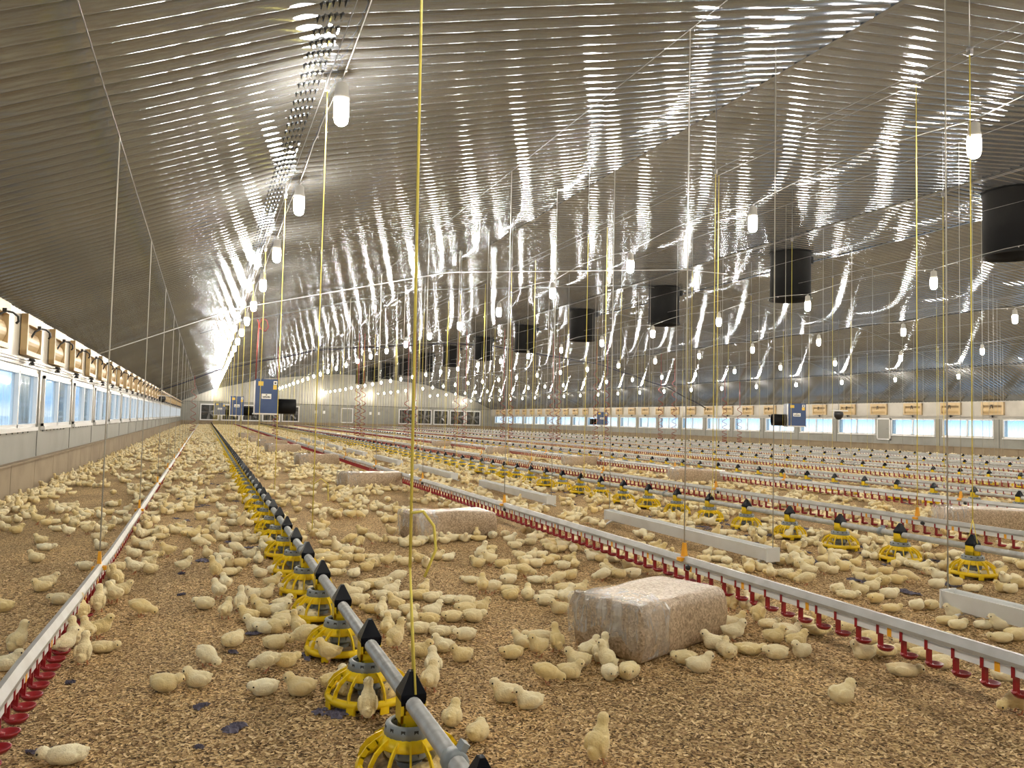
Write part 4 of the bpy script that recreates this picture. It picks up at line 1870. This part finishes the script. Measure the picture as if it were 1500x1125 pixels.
# (pixel x, pixel y of the feet or belly, pose, heading: 0 right, 90 away, 180 left, 270 towards the camera)
SPOTS = """
97 1124 l 180|5 898 s 180|25 958 U 80|8 985 s 20|62 868 s 200|70 860 s 20|125 836 h 200|88 887 h 180|53 825 s 180|66 807 l 10|60 797 s 180|85 779 l 180|100 786 S 240|128 783 S 0|148 781 s 180|107 768 s 0|
115 764 l 180|55 768 S 200|23 782 s 20|7 778 s 180|12 767 s 0|148 806 s 180|144 793 s 0|143 898 U 100|155 883 S 80|167 884 S 160|177 873 s 10|170 860 U 170|166 850 s 150|172 838 h 10|
92 962 S 80|108 948 U 150|121 975 U 95|127 940 S 150|145 936 S 0|118 912 U 150|149 958 l 0|205 904 P 0|197 841 S 200|220 841 s 180|218 830 s 0|196 818 s 180|224 818 l 0|246 816 S 200|203 803 s 180|
214 806 s 0|233 791 l 0|205 790 U 150|257 783 s 180|263 776 s 0|268 838 S 20|275 817 h 90|284 791 S 60|293 803 P 20|302 977 P 340|240 1016 h 350|290 1010 s 180|340 950 h 45|300 894 h 180|
320 878 S 150|330 862 s 130|315 847 U 160|330 908 S 100|352 897 U 100|334 845 l 30|352 832 h 0|371 880 s 225|388 878 s 60|365 913 s 180|388 905 s 180|380 896 s 170|376 928 s 200|390 930 h 180|401 929 h 330|
414 920 h 20|412 894 s 20|391 986 P 180|402 953 h 30|387 1022 h 190|441 1023 s 180|436 934 U 170|455 902 U 100|482 972 S 170|447 946 P 200|381 847 s 180|400 842 h 80|378 826 s 100|345 812 P 0|
365 818 s 20|385 812 S 120|347 797 s 180|325 793 s 180|315 782 U 10|398 864 S 30|355 790 s 20|370 797 s 0|390 800 P 20|538 1056 U 95|488 1013 s 20|506 1005 h 90|518 1022 l 0|562 1018 h 180|630 1015 S 90|634 994 S 100|
615 965 s 0|567 935 S 90|579 952 U 30|650 958 s 170|677 972 s 200|700 1090 h 60|662 1068 s 90|742 1032 s 180|776 1043 s 180|876 1120 U 60|750 968 h 200|766 952 s 160|790 942 l 180|789 963 S 220|815 956 U 100|
800 1003 P 10|834 997 s 0|848 981 s 180|862 968 S 20|881 974 U 60|893 998 h 270|889 984 U 160|921 997 h 250|682 940 h 180|645 934 l 10|614 930 l 0|693 913 h 340|663 913 h 180|630 917 h 170|605 916 s 100|632 906 s 45|
703 898 s 20|682 902 h 200|682 891 h 180|658 886 l 0|747 880 h 20|745 870 l 180|745 857 h 200|773 880 s 100|707 870 S 100|722 871 P 160|690 856 l 180|785 856 l 0|768 846 P 20|755 842 h 180|748 848 s 200|735 833 h 0|
798 888 h 180|805 879 l 0|820 901 s 200|829 887 S 30|825 871 h 0|848 871 s 20|817 858 P 200|835 850 h 20|842 833 s 100|825 835 h 180|833 826 s 30|885 850 P 110|891 843 S 100|812 811 h 90|755 805 h 180|777 799 h 0|
700 832 s 190|711 826 h 0|716 818 s 20|720 810 h 200|625 832 s 270|613 825 s 160|592 830 h 0|573 824 l 0|537 838 s 20|547 832 s 10|518 847 h 60|525 824 h 0|508 824 s 180|545 822 l 0|508 814 h 30|500 820 l 0|
527 801 P 250|513 798 P 200|545 797 P 10|472 793 S 10|497 807 l 10|480 800 l 180|582 857 P 190|543 863 h 0|530 868 h 180|565 858 l 0|562 882 h 180|572 874 s 30|593 880 l 200|560 866 s 0|613 880 h 0|632 884 h 20|620 870 s 60|
558 907 S 90|573 912 h 200|597 903 h 10|580 897 S 150|548 900 l 180|523 888 h 0|517 878 s 180|490 845 l 0|496 836 h 0|408 905 s 0|420 915 h 200|418 980 h 0|1003 976 h 160|1023 988 s 0|1067 966 h 250|1047 954 s 180|
1096 961 l 0|1074 941 S 350|1060 962 s 60|1070 922 s 180|1080 920 s 20|1137 968 h 180|1133 943 s 0|1125 922 l 20|1112 914 U 50|1092 898 S 30|1072 896 U 90|1103 880 s 0|883 852 P 160|892 845 s 180|907 848 h 0|
928 847 h 200|921 836 s 180|921 822 h 0|900 824 l 180|880 824 h 20|868 822 s 180|935 835 h 0|948 842 S 180|1175 965 s 200|1166 950 s 0|1150 932 h 180|1157 938 s 0|1197 932 l 0|1177 922 h 180|1232 1033 s 20|
1322 993 l 0|1266 968 s 190|1295 963 l 0|1240 927 h 180|1262 920 s 0|1200 910 h 0|1272 945 h 10|1492 1046 P 190|1378 982 h 20|1397 973 U 100|1473 1000 l 350|1355 968 l 0|1330 955 h 180|1227 871 h 30|1240 878 l 0|
1133 845 l 180|1150 847 h 0|1163 852 s 20|1182 858 P 160|1184 846 S 170|1205 842 P 20|1260 872 s 180|1277 867 s 0|1295 863 P 100|1283 885 h 180|1302 878 h 0|1305 898 l 0|1328 853 P 340|1343 895 h 20|1364 894 h 200|
1372 863 h 0|1375 850 s 180|1400 860 s 180|1423 868 l 0|1463 850 S 340|1468 868 s 180|1480 870 h 20|1493 862 h 0|1398 907 s 190|1440 923 l 0|1467 925 s 180|1455 915 h 20|1385 917 l 0|1403 924 l 20|1467 943 l 180|
1487 940 h 0|1257 844 s 180|1277 846 S 90|1297 843 h 0|1253 831 s 10|1321 829 s 100|1236 838 s 180|1440 838 h 100|1115 838 s 180|1095 830 s 200|1170 830 s 90|1205 826 s 0|1222 822 h 180
""".replace('\n', '').split('|')
placed = []
CRF = Vector((CR[0], CR[1])).normalized()
CFF = Vector((CF[0], CF[1])).normalized()


def heading(deg):
    a = math.radians(deg)
    v = CRF * math.cos(a) + CFF * math.sin(a)
    return math.atan2(v.y, v.x)


for li_, ks in ((0, range(1, 7)), (1, range(0, 6))):
    for k in ks:
        for q in range(3 if li_ == 0 else 2):
            a_ = 3.6 + q * 1.5 + .7 * k
            X_, Y_ = FEED[li_][0], FEED[li_][1] + k * (.594 if li_ == 0 else PAN_PITCH)
            placed.append([X_ + .088 * math.cos(a_), Y_ + .088 * math.sin(a_), 'shs'[q % 3], random.uniform(0, 360), True])
for s in SPOTS:
    q = s.split()
    px, py, pose, hd = float(q[0]), float(q[1]), q[2], float(q[3])
    x, y, z = at_floor(px, py)
    back = .030 if pose in 'shl' else .012
    L_ = math.hypot(x, y)
    x += x / L_ * back
    y += y / L_ * back
    placed.append([x, y, pose, hd + random.uniform(-14, 14), True])


def blocked(x, y, m=.05):
    for (cx, cy, a, L_, W_, H_) in BALES:
        dx, dy = x - cx, y - cy
        u = dx * math.cos(a) + dy * math.sin(a)
        w = -dx * math.sin(a) + dy * math.cos(a)
        if abs(u) < L_ / 2 + m and abs(w) < W_ / 2 + m:
            return True
    if abs(x - 3.82) < .11 and any(yy_ - .05 < y < yy_ + 2.57 for yy_ in ty):
        return True
    if x < XL + .12 or x > XR - .12:
        return True
    for (X, ys0, pz) in FEED:
        if abs(x - X) < .13:
            pitch_ = .594 if X < 1 else PAN_PITCH
            k = round((y - ys0) / pitch_)
            if math.hypot(x - X, y - (ys0 + k * pitch_)) < .085:
                return True
    return False


# keep hand-set chicks clear of pan stems and bales
for c_ in placed:
    for (cx, cy, a, L_, W_, H_) in BALES[:2]:
        dx, dy = c_[0] - cx, c_[1] - cy
        u = dx * math.cos(a) + dy * math.sin(a)
        w = -dx * math.sin(a) + dy * math.cos(a)
        mu, mw = L_ / 2 + .045, W_ / 2 + .045
        if abs(u) < mu and abs(w) < mw:
            if mu - abs(u) < mw - abs(w):
                u = math.copysign(mu, u)
            else:
                w = math.copysign(mw, w)
            c_[0] = cx + u * math.cos(a) - w * math.sin(a)
            c_[1] = cy + u * math.sin(a) + w * math.cos(a)

# spatial hash of everything placed
cell = .10
H = {}


def clash(x, y, d):
    ix, iy = int(math.floor(x / cell)), int(math.floor(y / cell))
    for i in (ix - 1, ix, ix + 1):
        for j in (iy - 1, iy, iy + 1):
            for (a, b_) in H.get((i, j), ()):
                if (a - x) ** 2 + (b_ - y) ** 2 < d * d:
                    return True
    return False


def put(x, y):
    H.setdefault((int(math.floor(x / cell)), int(math.floor(y / cell))), []).append((x, y))


for c_ in placed:
    put(c_[0], c_[1])


def dens(x, y):
    v = math.sin(x * 1.7 + 1.3 * math.sin(y * .8)) * math.cos(y * 1.3 + 1.1 * math.sin(x * 1.1)) + .5 * math.sin(x * 4.1 + y * 2.7) * math.cos(y * 3.9 - x * 2.3)
    base = 1.0 + .55 * v
    if x < -.7:
        base *= 2.6 if x < -1.65 else .50
    if abs(x - 2.65) < .3 or abs(x + .53) < .3:
        base *= 1.35
    if abs(x - .575) < .35 or abs(x - 4.95) < .5:
        base *= 1.35
    return max(base, .12)


auto = []
POSES = ['s', 'h', 'l', 'S', 'P', 'U']
PWT = np.array([.36, .30, .15, .11, .05, .03])
NTRY = 17000
cand_y = 2.2 + (Y1 - 3.5) * RNG.random(NTRY * 2)
cand_x = XL + .15 + (XR - XL - .3) * RNG.random(NTRY * 2)
acc = RNG.random(NTRY * 2)
pose_r = RNG.choice(6, NTRY * 8, p=PWT)
ang_r = RNG.random(NTRY * 8) * 2 * PI
pi_ = 0
for x, y, a in zip(cand_x, cand_y, acc):
    px, py, zc = proj((x, y, .1))
    if zc < .6 or px < -60 or px > 1570 or py > 1200:
        continue
    if a > dens(x, y) * .86:
        continue
    # hand-set zone
    if (x > -.55 and x < 2.6 and py > 842) or (x >= 2.6 and x < 5.1 and py > 856):
        continue
    if x > -.5 and x < 2.6 and py > 800 and random.random() < .55:
        continue
    if x <= -.55 and py > 775:
        continue
    if px > 1000 and py > 905:
        continue
    nclu = 1 + int(random.random() * 4.2)
    cx, cy = x, y
    for _ in range(nclu):
        if not blocked(cx, cy) and not clash(cx, cy, .072):
            ps = POSES[pose_r[pi_ % len(pose_r)]]
            auto.append([cx, cy, ps, ang_r[pi_ % len(ang_r)]])
            put(cx, cy)
            pi_ += 1
        t_ = random.uniform(0, 2 * PI)
        cx += .085 * math.cos(t_)
        cy += .085 * math.sin(t_)

# huddles along the foot of bales
for bi, (cx, cy, a, L_, W_, H_) in enumerate(BALES):
    if bi == 0:
        continue
    n_ = 13 if bi < 5 else 9
    for row_ in range(2):
        for k in range(n_):
            u = (k / (n_ - 1) - .5) * (L_ + .1) + random.uniform(-.015, .015)
            w = -W_ / 2 - .055 - .085 * row_ + random.uniform(-.012, .012)
            x = cx + u * math.cos(a) - w * math.sin(a)
            y = cy + u * math.sin(a) + w * math.cos(a)
            if (row_ and random.random() < .45) or clash(x, y, .058) or blocked(x, y, .0):
                continue
            auto.append([x, y, random.choice('shhlS'), random.uniform(0, 2 * PI)])
            put(x, y)
# crowd along the foot of the left wall
for k in range(900):
    y = 8.0 + 60 * (k / 900.0) ** 1.3 + random.uniform(-.1, .1)
    x = XL + .13 + abs(random.gauss(0, .16))
    if proj((x, y, 0))[1] > 775 or clash(x, y, .06):
        continue
    auto.append([x, y, random.choice('shhlSU'), random.uniform(0, 2 * PI)])
    put(x, y)
auto.sort(key=lambda c: proj((c[0], c[1], .1))[2])

n_hand = len(placed)
n_auto = max(0, 300 - n_hand)
ind = []
for (x, y, pose, hd, _) in placed[:300]:
    ind.append((x, y, pose, heading(hd), hd % 360))
extra = placed[300:]
vis_auto, rest_auto = [], []
for c_ in auto:
    px, py, zc = proj((c_[0], c_[1], .13))
    if len(vis_auto) < n_auto and 0 < px < 1500 and 0 < py < 1125:
        vis_auto.append(c_)
    else:
        rest_auto.append(c_)
for (x, y, pose, a) in vis_auto:
    v = Vector((math.cos(a), math.sin(a)))
    hd = math.degrees(math.atan2(v.dot(CFF), v.dot(CRF))) % 360
    ind.append((x, y, pose, a, hd))
for (x, y, pose, hd, _) in extra:
    rest_auto.append([x, y, pose, heading(hd)])

# landmarks that the labels refer to
LM = []
for i, nm in enumerate(['nearest bale', 'second bale', 'third bale']):
    LM.append((BALES[i][0], BALES[i][1], .36, nm))
LM.append((BALES[8][0], BALES[8][1], .5, 'right-edge bale'))
for li, nm in ((0, 'left feeder pan'), (1, 'right feeder pan')):
    X, ys0, pz = FEED[li]
    k0 = 1 if li == 0 else 0
    for k in range(14):
        y = ys0 + (k + k0) * (.594 if li == 0 else PAN_PITCH)
        LM.append((X, y, .12, '%s %s' % (ordn(k), nm)))
for i in range(3):
    LM.append((3.82, ty[i] + 1.2, .8, '%s trough' % ordn(i)))
yy_ = 5.02
for k in range(3):
    LM.append((-.53, 2.95 + k * 1.4, .25, ['near left drinker cups', 'middle left drinker cups', 'orange left drinker hanger'][k]))
for k in range(5):
    LM.append((2.65, 1.95 + k * 1.0, .2, ['near right drinker cups', 'right drinker cups past bale', 'orange right drinker hanger', 'right drinker middle', 'right drinker far end'][k]))
LM.append((-1.9, 9.5, .3, 'left wall foot'))
LM.append((-1.4, 4.6, .3, 'left aisle middle'))

faces = ['right', 'away right', 'away', 'away left', 'left', 'front left', 'front', 'front right']
recs = []
for (x, y, pose, a, hd) in ind:
    best = min(LM, key=lambda l: max(0, math.hypot(x - l[0], y - l[1]) - l[2]))
    px, py, _ = proj((x, y, .13))
    qx, qy, _ = proj((best[0], best[1], .15))
    dx, dy = px - qx, (py - qy) * 1.6
    if abs(dx) > abs(dy):
        rel = 'right of' if dx > 0 else 'left of'
    else:
        rel = 'before' if dy > 0 else 'behind'
    fc = faces[int(((hd + 22.5) % 360) // 45)]
    recs.append([px, (POSE_NAMES[pose], fc, rel, best[3]), (x, y, pose, a)])
groups = {}
for r in recs:
    groups.setdefault(r[1], []).append(r)
for key, rs in groups.items():
    rs.sort(key=lambda r: r[0])
    n_ = len(rs)
    for i, r in enumerate(rs):
        po, fc, rel, lm = key
        lab = 'yellow %s chick facing %s, %s %s' % (po, fc, rel, lm)
        if n_ == 2:
            lab += ', %s one' % ('left' if i == 0 else 'right')
        elif n_ > 2:
            lab += ', ' + ('leftmost' if i == 0 else 'rightmost' if i == n_ - 1 else '%s from left' % ordn(i))
        x, y, pose, a = r[2]
        o = link('chick', CH[pose][0], None, (x, y, floor_z(x) - .002), a)
        o.scale = (1, 1, 1)
        s_ = random.uniform(.84, .97)
        o.scale = (s_, s_, s_)
        tag(o, lab, 'chick', 'chicks on the near litter')

mid, far = [], []
pidx = {p: i for i, p in enumerate('shlSPU')}
for (x, y, pose, a) in rest_auto:
    zc = proj((x, y, .1))[2]
    it = (pidx[pose], x, y, floor_z(x) - .002, a, random.uniform(.82, .97))
    (mid if zc < 15 else far).append(it)
mats4 = [M['down'], M['skin'], M['beak'], M['eye']]
print('chicks individual', len(ind), 'mid', len(mid), 'far', len(far))
me = scatter_mesh('flock_middle', [CH[p][1] for p in 'shlSPU'], mid, mats4)
tag(link('chick_flock', me), 'dense flock of yellow chicks in the middle distance', 'flock of chicks', kind='stuff')
me = scatter_mesh('flock_far', [CH[p][2] for p in 'shlSPU'], far, mats4)
tag(link('chick_flock', me), 'dense flock of yellow chicks towards the far end', 'flock of chicks', kind='stuff')

# ================================================================== LITTER FLAKES
nf = 64000
fy = 1.15 + 5.2 * RNG.random(nf) ** 1.4
fx_ = []
V, FC, TI = [], [], []
cnt = 0
ang = RNG.random(nf) * 2 * PI
ln = .004 + .0075 * RNG.random(nf)
wd = .0018 + .003 * RNG.random(nf)
xr = RNG.random(nf)
tl = (RNG.random((nf, 2)) - .5) * .9
tn = RNG.random(nf)
for i in range(nf):
    y = fy[i]
    xa, xb = -1.9, min(6.0, y * 1.28 + .3)
    x = xa + (xb - xa) * xr[i]
    if blocked(x, y, -.01) and not (abs(x - .575) < .2 or abs(x - 4.95) < .2):
        continue
    z = floor_z(x) + .0035
    c_, s_ = math.cos(ang[i]), math.sin(ang[i])
    l_, w_ = ln[i], wd[i]
    for (u, w) in ((-l_, -w_), (l_, -w_ * .7), (l_, w_ * .7), (-l_, w_)):
        V.append((x + u * c_ - w * s_, y + u * s_ + w * c_, z + u * tl[i, 0] * .8 + w * tl[i, 1]))
    FC.append((cnt, cnt + 1, cnt + 2, cnt + 3))
    TI += [tn[i]] * 4
    cnt += 4
me = bpy.data.meshes.new('litter_flakes')
me.from_pydata(V, [], FC)
me.materials.append(M['flake'])
at = me.attributes.new('tint', 'FLOAT', 'POINT')
at.data.foreach_set('value', TI)
tag(link('litter', me), 'loose curled wood shavings lying on the litter near the camera', 'wood shavings', kind='stuff')

# ================================================================== TORN PAPER
def scrap(b, cx, cy, rx, ry, ang_, seed, nb=1):
    rnd = random.Random(seed)
    for bit in range(nb):
        t0 = rnd.uniform(0, 2 * PI)
        q0 = rnd.uniform(0, .75) if bit else 0
        k_ = 1.0 if nb == 1 else rnd.uniform(.28, .55)
        ox, oy = rx * q0 * math.cos(t0), ry * q0 * math.sin(t0)
        bx = cx + ox * math.cos(ang_) - oy * math.sin(ang_)
        by = cy + ox * math.sin(ang_) + oy * math.cos(ang_)
        a2 = ang_ + rnd.uniform(-.5, .5)
        n1, n2 = 13, 3
        vs, fs = [], []
        z0 = floor_z(bx) + .003
        vs.append((bx, by, z0 + .005))
        rad = [rnd.uniform(.35, 1.15) for _ in range(n1)]
        for j in range(1, n2 + 1):
            for i in range(n1):
                t_ = 2 * PI * i / n1
                r_ = rad[i] * j / n2 * k_
                u, w = rx * r_ * math.cos(t_), ry * r_ * math.sin(t_)
                vs.append((bx + u * math.cos(a2) - w * math.sin(a2), by + u * math.sin(a2) + w * math.cos(a2), z0 + rnd.uniform(-.003, .014) * (1.1 - .5 * j / n2)))
        for i in range(n1):
            fs.append((0, 1 + i, 1 + (i + 1) % n1))
        for j in range(n2 - 1):
            for i in range(n1):
                a_, b_ = 1 + j * n1 + i, 1 + j * n1 + (i + 1) % n1
                fs.append((a_, a_ + n1, b_ + n1, b_))
        b.add(vs, fs, 0, False)


SCR = [(345, 1068, 30, 'large, left of the nearest pans'), (57, 1105, 22, 'at the lower left corner'), (290, 1097, 10, 'small, below the large scrap'), (293, 1037, 16, 'faint, under the sitting pair'),
       (100, 1002, 10, 'dark, beside the left drinker cups'), (343, 957, 12, 'under the tucked chick left of the pans'), (293, 822, 12, 'beside the standing chick in the left aisle'), (265, 841, 8, 'under the standing chick in the left aisle'),
       (372, 930, 14, 'below the group left of the pans'), (485, 1047, 34, 'wide, under the second pan'), (452, 962, 26, 'under the third pan'), (265, 872, 6, 'tiny dark one in the left aisle'),
       (412, 885, 16, 'left of the fifth pan'), (1250, 850, 20, 'between drinker line and right feeder line'), (1325, 868, 18, 'right of the single chick by the right pans'), (1387, 857, 20, 'below the right feeder pan'),
       (1468, 932, 16, 'beneath the nearest trough'), (1397, 878, 16, 'at the corner of the nearest trough'), (20, 960, 8, 'under the upright chick at the left edge'), (1185, 822, 20, 'right of the trough end')]
for i, (px, py, w, lab) in enumerate(SCR):
    x, y, z = at_floor(px, py)
    zc = proj((x, y, z))[2]
    b = MB()
    r_ = w * zc / F_PX
    scrap(b, x, y, r_, r_ * (.75 if zc < 4 else 1.4), -YAW + .4 * math.sin(i), i, nb=9)
    tag(b.build('paper_scrap', M['paper']), 'torn purplish paper scrap on the litter, ' + lab, 'paper scrap', 'torn paper scraps')
b = MB()
rp = random.Random(5)
for i in range(1100):
    li = rp.random()
    if li < .40:
        x = 4.95 + rp.gauss(0, .40)
        y = 4.3 + 40 * rp.random() ** 1.5
    elif li < .48:
        x = .05 + rp.gauss(0, .22)
        y = 5.5 + 30 * rp.random() ** 1.5
    else:
        x = rp.choice([9.31, 13.67, 18.03, 22.4]) + rp.gauss(0, .4)
        y = 6 + 40 * rp.random()
    if blocked(x, y):
        continue
    px, py, zc = proj((x, y, .1))
    if px > 1540 or px < -20 or (li < .4 and x < 4.3 and py > 900):
        continue
    scrap(b, x, y, rp.uniform(.03, .10), rp.uniform(.02, .05), rp.uniform(0, 3), i + 50)
tag(b.build('torn_paper', M['paper']), 'scattered torn purplish paper remains along the feeder lines', 'torn paper', kind='stuff')
print('objects', len(bpy.data.objects))
